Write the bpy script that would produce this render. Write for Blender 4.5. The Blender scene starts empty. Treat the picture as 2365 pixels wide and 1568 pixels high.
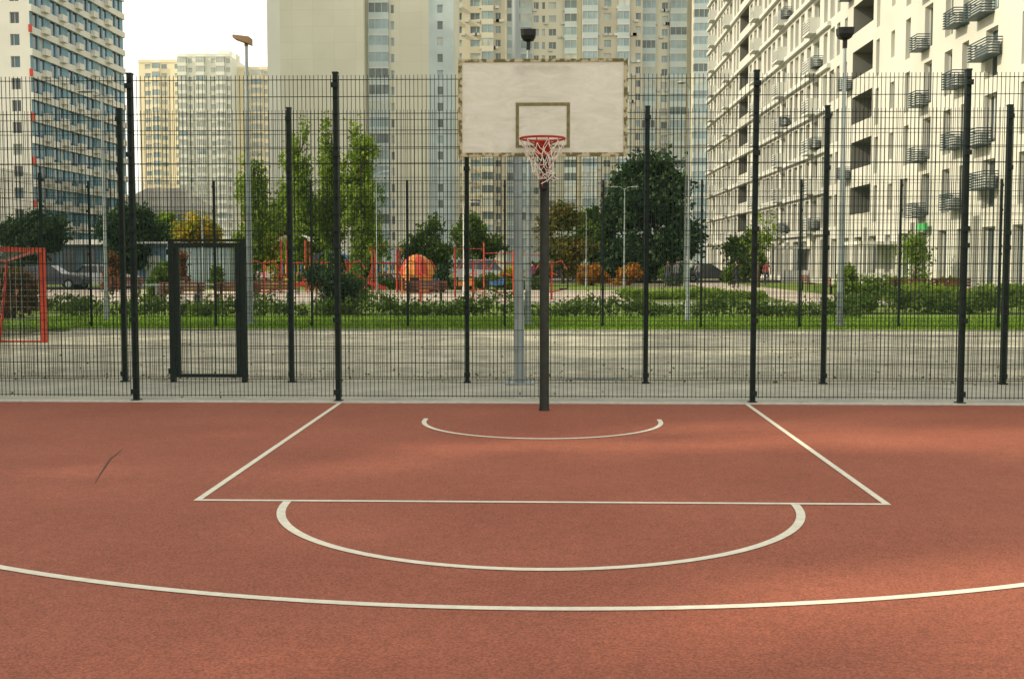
import bpy, math, random
import numpy as np
from mathutils import Vector
random.seed(7)
rng = np.random.default_rng(11)
scene = bpy.context.scene
COL = scene.collection

# ------------------------------------------------------------------ materials
def mat(name, col, rough=0.8, var=0.0, scale=5.0, col2=None, bump=0.0, bscale=None, metallic=0.0,
        stretch=None, detail=6.0, spec=0.3, transl=0.0, contrast=(0.3, 0.7)):
    m = bpy.data.materials.new(name)
    m.use_nodes = True
    nt = m.node_tree
    n, l = nt.nodes, nt.links
    b = n["Principled BSDF"]
    b.inputs["Base Color"].default_value = (*col, 1)
    b.inputs["Roughness"].default_value = rough
    b.inputs["Metallic"].default_value = metallic
    b.inputs["Specular IOR Level"].default_value = spec
    tc = n.new("ShaderNodeTexCoord")
    mp = n.new("ShaderNodeMapping")
    l.new(tc.outputs["Object"], mp.inputs["Vector"])
    if stretch:
        mp.inputs["Scale"].default_value = stretch
    if var > 0 or col2:
        no = n.new("ShaderNodeTexNoise")
        no.inputs["Scale"].default_value = scale
        no.inputs["Detail"].default_value = detail
        l.new(mp.outputs["Vector"], no.inputs["Vector"])
        cr = n.new("ShaderNodeValToRGB")
        cr.color_ramp.elements[0].position = contrast[0]
        cr.color_ramp.elements[1].position = contrast[1]
        c2 = col2 if col2 else tuple(min(1, c * (1 + var)) for c in col)
        c1 = col if col2 else tuple(c * (1 - var) for c in col)
        cr.color_ramp.elements[0].color = (*c1, 1)
        cr.color_ramp.elements[1].color = (*c2, 1)
        l.new(no.outputs["Fac"], cr.inputs["Fac"])
        l.new(cr.outputs["Color"], b.inputs["Base Color"])
    if bump > 0:
        nb = n.new("ShaderNodeTexNoise")
        nb.inputs["Scale"].default_value = bscale or scale * 4
        nb.inputs["Detail"].default_value = 4
        l.new(mp.outputs["Vector"], nb.inputs["Vector"])
        bp = n.new("ShaderNodeBump")
        bp.inputs["Strength"].default_value = bump
        bp.inputs["Distance"].default_value = 0.02
        l.new(nb.outputs["Fac"], bp.inputs["Height"])
        l.new(bp.outputs["Normal"], b.inputs["Normal"])
    if transl > 0:
        tr = n.new("ShaderNodeBsdfTranslucent")
        tr.inputs["Color"].default_value = (*[min(1, c * 1.6) for c in col], 1)
        mx = n.new("ShaderNodeMixShader")
        mx.inputs[0].default_value = transl
        out = n["Material Output"]
        l.new(b.outputs[0], mx.inputs[1]); l.new(tr.outputs[0], mx.inputs[2])
        l.new(mx.outputs[0], out.inputs["Surface"])
    return m

def ground_mat(name, fine_amt, fine_scale, patch_cols, patch_scale, rough=0.9, bump=0.3, bdist=0.01, mid=None, speck=0.0, spec=0.2):
    """granular surface: large soft patches x fine grain"""
    m = bpy.data.materials.new(name); m.use_nodes = True
    nt = m.node_tree; n, l = nt.nodes, nt.links
    b = n["Principled BSDF"]; b.inputs["Roughness"].default_value = rough
    b.inputs["Specular IOR Level"].default_value = spec
    tc = n.new("ShaderNodeTexCoord")
    p = n.new("ShaderNodeTexNoise"); p.inputs["Scale"].default_value = patch_scale; p.inputs["Detail"].default_value = 5
    l.new(tc.outputs["Object"], p.inputs["Vector"])
    cr = n.new("ShaderNodeValToRGB")
    cr.color_ramp.elements[0].position = 0.32; cr.color_ramp.elements[1].position = 0.68
    cr.color_ramp.elements[0].color = (*patch_cols[0], 1); cr.color_ramp.elements[1].color = (*patch_cols[1], 1)
    l.new(p.outputs["Fac"], cr.inputs["Fac"])
    f = n.new("ShaderNodeTexNoise"); f.inputs["Scale"].default_value = fine_scale; f.inputs["Detail"].default_value = 6
    f.inputs["Roughness"].default_value = 0.75
    l.new(tc.outputs["Object"], f.inputs["Vector"])
    last = cr.outputs["Color"]
    def mulnoise(last, sock, amt, lo=0.3, hi=0.7):
        mr = n.new("ShaderNodeMapRange")
        mr.inputs[1].default_value = lo; mr.inputs[2].default_value = hi
        mr.inputs[3].default_value = 1 - amt; mr.inputs[4].default_value = 1 + amt
        l.new(sock, mr.inputs[0])
        mul = n.new("ShaderNodeVectorMath"); mul.operation = 'SCALE'
        l.new(last, mul.inputs[0]); l.new(mr.outputs[0], mul.inputs["Scale"])
        return mul.outputs[0]
    last = mulnoise(last, f.outputs["Fac"], fine_amt)
    if mid:
        f2 = n.new("ShaderNodeTexNoise"); f2.inputs["Scale"].default_value = mid[0]; f2.inputs["Detail"].default_value = 3
        l.new(tc.outputs["Object"], f2.inputs["Vector"])
        last = mulnoise(last, f2.outputs["Fac"], mid[1])
    if speck:
        vo = n.new("ShaderNodeTexVoronoi"); vo.inputs["Scale"].default_value = 110
        l.new(tc.outputs["Object"], vo.inputs["Vector"])
        sp_ = n.new("ShaderNodeSeparateXYZ"); l.new(vo.outputs["Color"], sp_.inputs[0])
        last = mulnoise(last, sp_.outputs[0], speck, 0, 1)
    l.new(last, b.inputs["Base Color"])
    bp = n.new("ShaderNodeBump"); bp.inputs["Strength"].default_value = bump; bp.inputs["Distance"].default_value = bdist
    l.new(f.outputs["Fac"], bp.inputs["Height"]); l.new(bp.outputs["Normal"], b.inputs["Normal"])
    return m

M = {}
M['court'] = ground_mat("red_rubber", 0.34, 60, ((0.275, 0.080, 0.046), (0.325, 0.100, 0.058)), 0.7, rough=0.7, bump=0.5, mid=(9, 0.07), speck=0.30, spec=0.28)
M['line'] = mat("line_paint", (0.72, 0.69, 0.57), 0.8, 0.10, 14, bump=0.3, bscale=60)
M['concrete'] = ground_mat("path_concrete", 0.16, 25, ((0.36, 0.36, 0.30), (0.48, 0.47, 0.38)), 1.3, bump=0.3, mid=(5, 0.12))
M['kerb'] = mat("kerb_concrete", (0.54, 0.53, 0.47), 0.9, 0.15, 12)
M['field'] = ground_mat("gravel_field", 0.32, 9, ((0.30, 0.29, 0.22), (0.45, 0.43, 0.33)), 0.6, bump=0.6, bdist=0.03, mid=(2.4, 0.18))
M['dirt'] = ground_mat("ground_soil", 0.2, 6, ((0.13, 0.13, 0.07), (0.22, 0.20, 0.13)), 0.25)
M['lawn'] = ground_mat("lawn_grass", 0.35, 12, ((0.10, 0.16, 0.026), (0.18, 0.25, 0.045)), 0.5, bump=0.8, bdist=0.05)
M['plaza'] = ground_mat("plaza_paving", 0.12, 8, ((0.42, 0.36, 0.30), (0.50, 0.44, 0.37)), 0.4)
M['asphalt'] = ground_mat("asphalt", 0.2, 12, ((0.055, 0.055, 0.06), (0.08, 0.08, 0.085)), 0.4)
M['fence'] = mat("fence_coating", (0.008, 0.018, 0.016), 0.5, 0.25, 9, spec=0.25)
M['wire'] = mat("wire_coating", (0.010, 0.022, 0.018), 0.6, 0.2, 9, spec=0.2)
M['galv'] = mat("galvanised_steel", (0.30, 0.35, 0.35), 0.5, 0.15, 7, metallic=0.3, stretch=(1, 1, 0.2))
M['polepaint'] = mat("hoop_pole_paint", (0.026, 0.034, 0.028), 0.5, 0.3, 12, bump=0.1, bscale=30)
M['black'] = mat("black_metal", (0.012, 0.013, 0.014), 0.5, 0.2, 10)
M['rim'] = mat("rim_orange", (0.42, 0.040, 0.020), 0.45, 0.25, 30)
M['red'] = mat("red_paint", (0.44, 0.055, 0.03), 0.5, 0.15, 5)
M['orange'] = mat("orange_plastic", (0.55, 0.20, 0.04), 0.5, 0.12, 3)
M['yellow'] = mat("yellow_plastic", (0.50, 0.36, 0.07), 0.5, 0.12, 3)
M['blue'] = mat("blue_plastic", (0.06, 0.16, 0.34), 0.5, 0.12, 3)
M['net'] = mat("net_cord", (0.74, 0.72, 0.64), 0.9, 0.2, 40)
M['netred'] = mat("net_cord_red", (0.45, 0.06, 0.05), 0.9, 0.2, 40)
M['edge'] = mat("board_edge_tape", (0.15, 0.135, 0.05), 0.7, 0, 17, col2=(0.52, 0.48, 0.30), contrast=(0.46, 0.56), detail=3)
M['mark'] = mat("board_mark", (0.20, 0.18, 0.08), 0.7, 0.3, 20)
M['wood'] = mat("bench_wood", (0.16, 0.06, 0.035), 0.7, 0.25, 8, stretch=(1, 6, 6))
M['tan'] = mat("lamp_housing", (0.30, 0.19, 0.11), 0.6, 0.15, 4)
M['bark'] = mat("bark", (0.09, 0.07, 0.05), 0.95, 0.3, 9, bump=0.6, stretch=(1, 1, 0.3))
M['bg'] = mat("blue_cladding", (0.10, 0.17, 0.22), 0.6, 0.1, 1)
M['white'] = mat("white_paint", (0.70, 0.69, 0.64), 0.6, 0.08, 2)
M['grey'] = mat("grey_render", (0.35, 0.36, 0.36), 0.8, 0.1, 0.6)
M['green'] = mat("green_sign", (0.08, 0.45, 0.14), 0.5, 0.1, 2)
M['tyre'] = mat("tyre", (0.02, 0.02, 0.02), 0.9, 0.1, 5)
M['carglass'] = mat("car_glass", (0.02, 0.025, 0.03), 0.08, 0.1, 2, spec=0.8)
M['skin'] = mat("skin", (0.42, 0.24, 0.17), 0.6, 0.05, 5)
M['hair'] = mat("hair", (0.03, 0.02, 0.015), 0.8, 0.1, 20)

# translucent scratched acrylic
def board_material():
    m = bpy.data.materials.new("scratched_acrylic"); m.use_nodes = True
    nt = m.node_tree; n, l = nt.nodes, nt.links
    b = n["Principled BSDF"]; b.inputs["Roughness"].default_value = 0.25
    tc = n.new("ShaderNodeTexCoord")
    mp = n.new("ShaderNodeMapping"); mp.inputs["Scale"].default_value = (0.9, 1, 2.4); mp.inputs["Rotation"].default_value = (0, 0.6, 0)
    l.new(tc.outputs["Object"], mp.inputs["Vector"])
    no = n.new("ShaderNodeTexNoise"); no.inputs["Scale"].default_value = 3.2; no.inputs["Detail"].default_value = 10
    no.inputs["Roughness"].default_value = 0.65; no.inputs["Distortion"].default_value = 0.9
    l.new(mp.outputs[0], no.inputs["Vector"])
    cr = n.new("ShaderNodeValToRGB")
    cr.color_ramp.elements[0].position = 0.38; cr.color_ramp.elements[1].position = 0.62
    cr.color_ramp.elements[0].color = (0.84, 0.84, 0.73, 1); cr.color_ramp.elements[1].color = (0.90, 0.90, 0.83, 1)
    l.new(no.outputs["Fac"], cr.inputs[0]); l.new(cr.outputs[0], b.inputs["Base Color"])
    tl = n.new("ShaderNodeBsdfTranslucent"); tl.inputs["Color"].default_value = (0.93, 0.93, 0.86, 1)
    tr = n.new("ShaderNodeBsdfTransparent"); tr.inputs["Color"].default_value = (0.98, 0.98, 0.95, 1)
    m1 = n.new("ShaderNodeMixShader"); m1.inputs[0].default_value = 0.4
    l.new(b.outputs[0], m1.inputs[1]); l.new(tl.outputs[0], m1.inputs[2])
    m2 = n.new("ShaderNodeMixShader")
    mr = n.new("ShaderNodeMapRange"); mr.inputs[1].default_value = 0.36; mr.inputs[2].default_value = 0.64
    mr.inputs[3].default_value = 0.34; mr.inputs[4].default_value = 0.12
    l.new(no.outputs["Fac"], mr.inputs[0]); l.new(mr.outputs[0], m2.inputs[0])
    l.new(m1.outputs[0], m2.inputs[1]); l.new(tr.outputs[0], m2.inputs[2])
    l.new(m2.outputs[0], n["Material Output"].inputs["Surface"])
    return m
M['board'] = board_material()

# ------------------------------------------------------------------ builder
class B:
    def __init__(s):
        s.v = []; s.f = []; s.m = []
    def quad(s, a, b, c, d, mi=0):
        i = len(s.v); s.v += [tuple(a), tuple(b), tuple(c), tuple(d)]; s.f.append((i, i+1, i+2, i+3)); s.m.append(mi)
    def poly(s, pts, mi=0):
        i = len(s.v); s.v += [tuple(p) for p in pts]; s.f.append(tuple(range(i, i+len(pts)))); s.m.append(mi)
    def box(s, x0, y0, z0, x1, y1, z1, mi=0):
        i = len(s.v)
        s.v += [(x0,y0,z0),(x1,y0,z0),(x1,y1,z0),(x0,y1,z0),(x0,y0,z1),(x1,y0,z1),(x1,y1,z1),(x0,y1,z1)]
        for q in ((0,3,2,1),(4,5,6,7),(0,1,5,4),(1,2,6,5),(2,3,7,6),(3,0,4,7)):
            s.f.append(tuple(i+k for k in q)); s.m.append(mi)
    def fbox(s, F, u0, u1, z0, z1, d0, d1, mi=0):
        i = len(s.v)
        for (u, d, z) in ((u0,d0,z0),(u1,d0,z0),(u1,d1,z0),(u0,d1,z0),(u0,d0,z1),(u1,d0,z1),(u1,d1,z1),(u0,d1,z1)):
            s.v.append(F(u, z, d))
        for q in ((0,3,2,1),(4,5,6,7),(0,1,5,4),(1,2,6,5),(2,3,7,6),(3,0,4,7)):
            s.f.append(tuple(i+k for k in q)); s.m.append(mi)
    def cyl(s, p0, p1, r0, r1=None, n=10, mi=0, caps=True):
        r1 = r0 if r1 is None else r1
        p0 = Vector(p0); p1 = Vector(p1); d = (p1-p0).normalized()
        a = d.orthogonal().normalized(); b = d.cross(a)
        i = len(s.v)
        for p, r in ((p0, r0), (p1, r1)):
            for k in range(n):
                t = 2*math.pi*k/n
                s.v.append(tuple(p + a*math.cos(t)*r + b*math.sin(t)*r))
        for k in range(n):
            k2 = (k+1) % n
            s.f.append((i+k, i+k2, i+n+k2, i+n+k)); s.m.append(mi)
        if caps:
            s.f.append(tuple(i+k for k in reversed(range(n)))); s.m.append(mi)
            s.f.append(tuple(i+n+k for k in range(n))); s.m.append(mi)
    def tube(s, pts, r, n=8, mi=0):
        for a, b in zip(pts[:-1], pts[1:]):
            s.cyl(a, b, r, r, n, mi)
    def sphere(s, c, rx, ry, rz, mi=0, nu=12, nv=8, half=False):
        i = len(s.v); top = math.pi/2 if half else math.pi
        for j in range(nv+1):
            ph = top*j/nv
            for k in range(nu):
                t = 2*math.pi*k/nu
                s.v.append((c[0]+rx*math.sin(ph)*math.cos(t), c[1]+ry*math.sin(ph)*math.sin(t), c[2]+rz*math.cos(ph)))
        for j in range(nv):
            for k in range(nu):
                k2 = (k+1) % nu
                s.f.append((i+j*nu+k, i+j*nu+k2, i+(j+1)*nu+k2, i+(j+1)*nu+k)); s.m.append(mi if not isinstance(mi, tuple) else mi[(k//2) % len(mi)])
    def build(s, name, parent, mats, smooth=False):
        me = bpy.data.meshes.new(name)
        me.from_pydata(s.v, [], s.f)
        for m_ in mats: me.materials.append(m_)
        me.polygons.foreach_set("material_index", s.m)
        if smooth:
            me.polygons.foreach_set("use_smooth", [True]*len(s.f))
        me.update()
        ob = bpy.data.objects.new(name, me)
        COL.objects.link(ob)
        if parent: ob.parent = parent
        return ob

def root(name, loc=(0, 0, 0), rz=0):
    e = bpy.data.objects.new(name, None); e.empty_display_size = 0.3
    e.location = loc; e.rotation_euler = (0, 0, rz)
    COL.objects.link(e); return e

# ------------------------------------------------------------------ camera
cam = bpy.data.cameras.new("camera"); cam.lens = 41.25; cam.sensor_width = 36
cam.clip_start = 0.1; cam.clip_end = 5000
co = bpy.data.objects.new("camera", cam); COL.objects.link(co)
co.location = (0, 0, 1.71)
co.rotation_euler = (math.radians(90-3.80), 0, math.radians(1.71))
scene.camera = co

# ------------------------------------------------------------------ light
SUN_EL = 32; SUN_ROT = -102   # compass from +Y, clockwise
w = bpy.data.worlds.new("World"); scene.world = w; w.use_nodes = True
nt = w.node_tree; wn, wl = nt.nodes, nt.links
sky = wn.new("ShaderNodeTexSky"); sky.sky_type = 'NISHITA'; sky.sun_disc = False
sky.sun_elevation = math.radians(SUN_EL); sky.sun_rotation = math.radians(SUN_ROT)
sky.air_density = 1.0; sky.dust_density = 4.0; sky.ozone_density = 1.0
# bright autumn haze: the sky pales towards the horizon
wtc = wn.new("ShaderNodeTexCoord"); wsep = wn.new("ShaderNodeSeparateXYZ"); wl.new(wtc.outputs["Generated"], wsep.inputs[0])
wmr = wn.new("ShaderNodeMapRange"); wmr.inputs[1].default_value = 0.05; wmr.inputs[2].default_value = 0.9
wmr.inputs[3].default_value = 0.94; wmr.inputs[4].default_value = 0.50
wl.new(wsep.outputs[2], wmr.inputs[0])
wmx = wn.new("ShaderNodeMixRGB"); wmx.inputs[2].default_value = (11.4, 10.9, 9.3, 1)
wl.new(wmr.outputs[0], wmx.inputs[0]); wl.new(sky.outputs[0], wmx.inputs[1])
wl.new(wmx.outputs[0], wn["Background"].inputs[0])
wn["Background"].inputs[1].default_value = 0.15
sl = bpy.data.lights.new("sun", 'SUN'); sl.energy = 4.4; sl.angle = math.radians(1.2); sl.color = (1.0, 0.88, 0.64)
so = bpy.data.objects.new("sun", sl); COL.objects.link(so)
sd = Vector((math.sin(math.radians(SUN_ROT))*math.cos(math.radians(SUN_EL)), math.cos(math.radians(SUN_ROT))*math.cos(math.radians(SUN_EL)), math.sin(math.radians(SUN_EL))))
so.rotation_euler = (-sd).to_track_quat('-Z', 'Y').to_euler(); so.location = (-30, -15, 40)
scene.view_settings.view_transform = 'Standard'; scene.view_settings.look = 'None'; scene.view_settings.exposure = 0

# ------------------------------------------------------------------ grounds
def sheet(name, x0, y0, x1, y1, z, m):
    b = B(); b.quad((x0,y0,z),(x1,y0,z),(x1,y1,z),(x0,y1,z)); return b.build(name, None, [m])
Y1 = 14.17; Y2 = 16.46; Y3 = 30.0; YF = 28.7
sheet("ground", -1500, -400, 1500, 2500, -0.02, M['dirt'])
sheet("court_surface", -12, -8, 14, 14.07, 0.0, M['court'])
sheet("concrete_path", -40, 14.22, 40, 16.46, 0.0, M['concrete'])
sheet("gravel_field", -11.8, 16.48, 13.2, YF, 0.004, M['field'])
sheet("lawn", -60, YF+0.12, 60, 47, -0.004, M['lawn'])
sheet("playground_paving", -60, 47.05, 4, 70, -0.004, M['plaza'])
sheet("lawn", 4.05, 47.05, 10.5, 76, 0.0, M['lawn'])
sheet("footpath", 10.55, 47.05, 14.5, 95, 0.0, M['plaza'])
sheet("lawn", 14.55, 47.05, 21.0, 95, 0.0, M['lawn'])
sheet("lawn", -60, 70.05, 4, 90, 0.0, M['lawn'])
sheet("car_park", -60, 70.0, -25.4, 79, 0.008, M['asphalt'])
sheet("asphalt_road", -150, 95.05, 60, 108, 0.0, M['asphalt'])
b = B(); b.box(-40, 14.075, -0.1, 40, 14.215, 0.012); b.build("concrete_kerb", None, [M['kerb']])
b = B(); b.box(-11.8, YF+0.005, -0.1, 13.2, YF+0.1, 0.04); b.build("concrete_kerb", None, [M['kerb']])
b = B(); b.box(-60, 46.9, -0.1, 21, 47.04, 0.1); b.build("concrete_kerb", None, [M['kerb']])

# court markings (5 cm lines), hoop centre Y=12.5
CX = -0.05; LZ = 0.004
def seg(b, p, q, wd=0.05, z=LZ):
    p = Vector((p[0], p[1], 0)); q = Vector((q[0], q[1], 0)); d = (q-p).normalized(); nrm = Vector((-d.y, d.x, 0))*wd/2
    z_ = Vector((0, 0, z))
    b.quad(p-nrm+z_, q-nrm+z_, q+nrm+z_, p+nrm+z_)
def arc(b, cx, cy, r, a0, a1, n=96, wd=0.05, z=LZ):
    r0, r1 = r-wd/2, r+wd/2
    for k in range(n):
        t0 = a0+(a1-a0)*k/n; t1 = a0+(a1-a0)*(k+1)/n
        b.quad((cx+r0*math.cos(t0), cy+r0*math.sin(t0), z), (cx+r1*math.cos(t0), cy+r1*math.sin(t0), z),
               (cx+r1*math.cos(t1), cy+r1*math.sin(t1), z), (cx+r0*math.cos(t1), cy+r0*math.sin(t1), z))
mk = root("court_markings")
FT = 8.26; HY = 12.52; BE_ = 14.07
b = B(); seg(b, (CX-2.455, BE_), (CX-2.455, FT-0.025)); seg(b, (CX+2.45, BE_), (CX+2.45, FT-0.025))
b.build("key_sides", mk, [M['line']])
b = B(); seg(b, (CX-2.43, FT), (CX+2.425, FT)); b.build("free_throw_line", mk, [M['line']])
b = B(); arc(b, CX, FT-0.03, 1.80, math.pi, 2*math.pi, wd=0.06); b.build("free_throw_arc", mk, [M['line']])
b = B(); arc(b, CX, HY, 1.265, math.pi, 2*math.pi)
seg(b, (CX-1.265, HY), (CX-1.265, HY+0.16)); seg(b, (CX+1.265, HY), (CX+1.265, HY+0.16)); b.build("no_charge_arc", mk, [M['line']])
b = B(); a = math.acos(6.66/6.83)
arc(b, CX, HY, 6.83, math.pi+a, 2*math.pi-a, 160, wd=0.06)
ys = HY-6.83*math.sin(a)
seg(b, (CX-6.66, BE_), (CX-6.66, ys)); seg(b, (CX+6.66, BE_), (CX+6.66, ys)); b.build("three_point_line", mk, [M['line']])
# crack in rubber
b = B()
pts = [(-3.87, 10.49), (-3.82, 10.25), (-3.79, 10.0), (-3.71, 9.7), (-3.66, 9.5), (-3.58, 9.2), (-3.50, 8.91)]
for p, q, wd in zip(pts[:-1], pts[1:], (0.005, 0.009, 0.012, 0.012, 0.009, 0.005)): seg(b, p, q, wd)
b.build("surface_crack", None, [M['black']])

# ------------------------------------------------------------------ fences
def fence(name, p0, p1, posts, H=4.0, vw=0.007, post_w=0.07, openings=(), pitch=0.05):
    """2-D panel fence from p0 to p1; posts = distances along fence; openings = (u0,u1,z1)"""
    r = root(name)
    p0 = Vector((*p0, 0)); p1 = Vector((*p1, 0)); L = (p1-p0).length; U = (p1-p0).normalized(); N = Vector((U.y, -U.x, 0))
    F = lambda u, z, d: tuple(p0+U*u+N*d+Vector((0, 0, z)))
    b = B(); u = 0.0; h = vw/2
    rn = random.Random(len(posts))
    while u < L:
        z0 = 0.06
        for (a, c, zt) in openings:
            if a < u < c: z0 = zt
        o = rn.uniform(-.0015, .0015)
        b.fbox(F, u-h+o, u+h+o, z0, H+0.015, -h, h); u += pitch
    z = 0.08
    while z <= H+0.01:
        segs = [(0, L)]
        for (a, c, zt) in openings:
            if z < zt: segs = [(0, a), (c, L)]
        t = 0.0032 if vw > 0.006 else 0.0028
        for (a, c) in segs:
            b.fbox(F, a, c, z-t, z+t, h, h+0.007)
            b.fbox(F, a, c, z-t, z+t, -h-0.007, -h)
        z += 0.2
    b.build("wire_panels", r, [M['wire']])
    b = B(); pw = post_w/2
    for u in posts:
        b.fbox(F, u-pw*0.85, u+pw*0.85, -0.02, H+0.04, -0.02-pw*2, -0.016)
        b.fbox(F, u-pw, u+pw, H+0.04, H+0.06, -0.026-pw*2, -0.010)
        for zc in (0.12, 1.0, 1.9, 2.1, 3.0, H-0.1):
            b.fbox(F, u-pw*1.2, u+pw*1.2, zc-0.03, zc+0.03, -0.014, 0.022)
            b.cyl(F(u, zc, 0.022), F(u, zc, 0.034), 0.014, n=6)
        b.fbox(F, u-0.05, u+0.05, 0.0, 0.02, -0.05-pw*2, 0.02)
    b.build("posts", r, [M['fence']])
    return r, F
fence("wire_mesh_fence", (-12.6, Y1), (12.6, Y1), [12.6+x for x in (-12.57, -10.06, -7.55, -5.05, -2.55, -0.03, 2.49, 4.98, 7.5, 10.03, 12.5)], H=3.92, vw=0.0064)
gx0, gx1 = -5.27, -4.32
fence("wire_mesh_fence", (-12.6, Y2), (14.0, Y2), [12.6+x for x in (-11.1, -8.55, -6.02, -3.62, -1.125, 1.39, 3.87, 6.36, 8.88, 11.4, 13.9)],
      H=3.80, vw=0.0054, openings=((12.6+gx0-0.02, 12.6+gx1+0.02, 2.0),))
fence("wire_mesh_fence", (-11.85, Y3), (13.3, Y3), [11.85+x for x in (-11.8, -8.55, -6.05, -3.57, -1.08, 1.42, 3.92, 6.42, 8.92, 11.42, 13.2)], H=3.72, vw=0.0048, post_w=0.06)
fence("wire_mesh_fence", (-11.85, Y2), (-11.85, Y3), [13.5-k*2.6 for k in range(1, 6)], H=3.72, vw=0.0048, post_w=0.06)
fence("wire_mesh_fence", (13.3, Y2), (13.3, Y3), [13.4-k*2.6 for k in range(1, 6)], H=3.72, vw=0.0048, post_w=0.06)

g = root("wire_mesh_gate")
b = B()
yy = Y2
for x in (gx0-0.035, gx1+0.035):
    b.box(x-0.035, yy-0.04, 0, x+0.035, yy+0.04, 1.99)
    b.box(x-0.06, yy-0.045, 0.12, x+0.06, yy-0.042, 0.2); b.box(x-0.06, yy-0.045, 1.8, x+0.06, yy-0.042, 1.88)
b.box(gx0-0.07, yy-0.038, 1.99, gx1+0.07, yy+0.038, 2.025)
b.build("gate_posts", g, [M['fence']])
b = B()
a0, a1 = gx0+0.015, gx1-0.015
b.box(a0, yy-0.03, 0.07, a0+0.06, yy+0.03, 1.97); b.box(a1-0.06, yy-0.03, 0.07, a1, yy+0.03, 1.97)
b.box(a0+0.06, yy-0.028, 0.07, a1-0.06, yy+0.028, 0.12); b.box(a0+0.06, yy-0.028, 1.92, a1-0.06, yy+0.028, 1.97)
b.box(a1-0.06, yy-0.07, 1.0, a1-0.02, yy-0.032, 1.18); b.box(a1-0.16, yy-0.085, 1.08, a1-0.02, yy-0.07, 1.10)
x = a0+0.11
while x < a1-0.07:
    b.box(x-0.003, yy-0.003, 0.12, x+0.003, yy+0.003, 1.92, 1); x += 0.05
z = 0.34
while z < 1.9:
    b.box(a0+0.06, yy-0.012, z-0.003, a1-0.06, yy-0.004, z+0.003, 1); z += 0.2
b.build("gate_leaf", g, [M['fence'], M['wire']])

# ------------------------------------------------------------------ basketball hoop
h = root("basketball_hoop")
BY = 12.90; BZ0, BZ1 = 2.85, 3.90
b = B(); b.box(CX-0.88, BY, BZ0+0.04, CX+0.88, BY+0.012, BZ1-0.03); b.build("backboard", h, [M['board']])
b = B(); t = 0.042
for (x0, z0, x1, z1) in ((CX-0.92, BZ0, CX+0.92, BZ0+t), (CX-0.92, BZ1-t*0.8, CX+0.92, BZ1), (CX-0.92, BZ0+t, CX-0.92+t, BZ1-t*0.8), (CX+0.92-t, BZ0+t, CX+0.92, BZ1-t*0.8)):
    b.box(x0, BY-0.006, z0, x1, BY+0.03, z1)
b.build("board_edging", h, [M['edge']])
b = B(); w2 = 0.295; zt = 3.395; zb = 2.945; t = 0.036
for (x0, z0, x1, z1) in ((CX-w2, zb, CX-w2+t, zt), (CX+w2-t, zb, CX+w2, zt), (CX-w2, zt, CX+w2, zt+t), (CX-w2+t, zb, CX+w2-t, zb+t*0.8)):
    b.box(x0, BY-0.004, z0, x1, BY-0.001, z1)
b.build("target_square", h, [M['mark']])
b = B()
PY = 13.45
b.cyl((CX+0.02, PY, -0.01), (CX+0.02, PY, 2.86), 0.056, 0.054, 20)
b.cyl((CX+0.02, PY, 2.86), (CX+0.02, PY, 2.875), 0.062, 0.062, 20)
b.cyl((CX+0.02, PY, 0.0), (CX+0.02, PY, 0.02), 0.063, 0.063, 20)
b.build("pole", h, [M['polepaint']])
b = B()
b.box(CX-0.03, BY+0.09, 2.52, CX+0.05, PY-0.05, 2.60)
b.box(CX-0.035, BY+0.03, 2.50, CX+0.045, BY+0.09, 3.07)
b.box(CX-0.29, BY+0.03, 2.92, CX-0.036, BY+0.07, 2.96); b.box(CX+0.046, BY+0.03, 2.92, CX+0.29, BY+0.07, 2.96)
b.tube([(CX-0.02, PY-0.03, 2.8), (CX-0.25, BY+0.05, 3.80)], 0.018)
b.tube([(CX+0.04, PY-0.03, 2.8), (CX+0.25, BY+0.05, 3.80)], 0.018)
b.box(CX-0.3, BY+0.032, 3.80, CX+0.3, BY+0.06, 3.83)
b.build("support_arms", h, [M['black']])
RZ = 3.005; RR = 0.236
b = B(); N_ = 40; rr = 0.012
for i in range(N_):
    a0 = 2*math.pi*i/N_; a1 = 2*math.pi*(i+1)/N_
    b.cyl((CX+RR*math.cos(a0), HY+RR*math.sin(a0), RZ), (CX+RR*math.cos(a1), HY+RR*math.sin(a1), RZ), rr, rr, 8, caps=False)
yb_ = HY+RR-0.01
b.box(CX-0.09, BY-0.022, RZ-0.15, CX+0.09, BY-0.0045, RZ+0.02)
b.poly([(CX-0.085, BY-0.022, RZ-.015), (CX+0.085, BY-0.022, RZ-.015), (CX+0.075, yb_, RZ-.015), (CX-0.075, yb_, RZ-.015)])
b.poly([(CX-0.085, BY-0.022, RZ-.015), (CX-0.075, yb_, RZ-.015), (CX-0.03, BY-0.022, RZ-.13)])
b.poly([(CX+0.085, BY-0.022, RZ-.015), (CX+0.075, yb_, RZ-.015), (CX+0.03, BY-0.022, RZ-.13)])
b.poly([(CX-0.03, BY-0.022, RZ-.13), (CX+0.03, BY-0.022, RZ-.13), (CX+0.075, yb_, RZ-.015), (CX-0.075, yb_, RZ-.015)])
b.tube([(CX-0.17, HY+0.155, RZ-.005), (CX-0.08, BY-0.02, RZ-.02)], 0.008); b.tube([(CX+0.17, HY+0.155, RZ-.005), (CX+0.08, BY-0.02, RZ-.02)], 0.008)
for i in range(12):
    a0 = 2*math.pi*(i+0.5)/12
    b.cyl((CX+RR*math.cos(a0), HY+RR*math.sin(a0), RZ-0.005), (CX+RR*math.cos(a0), HY+RR*math.sin(a0), RZ-0.03), 0.006, 0.004, 5)
b.build("rim", h, [M['rim']])
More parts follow.
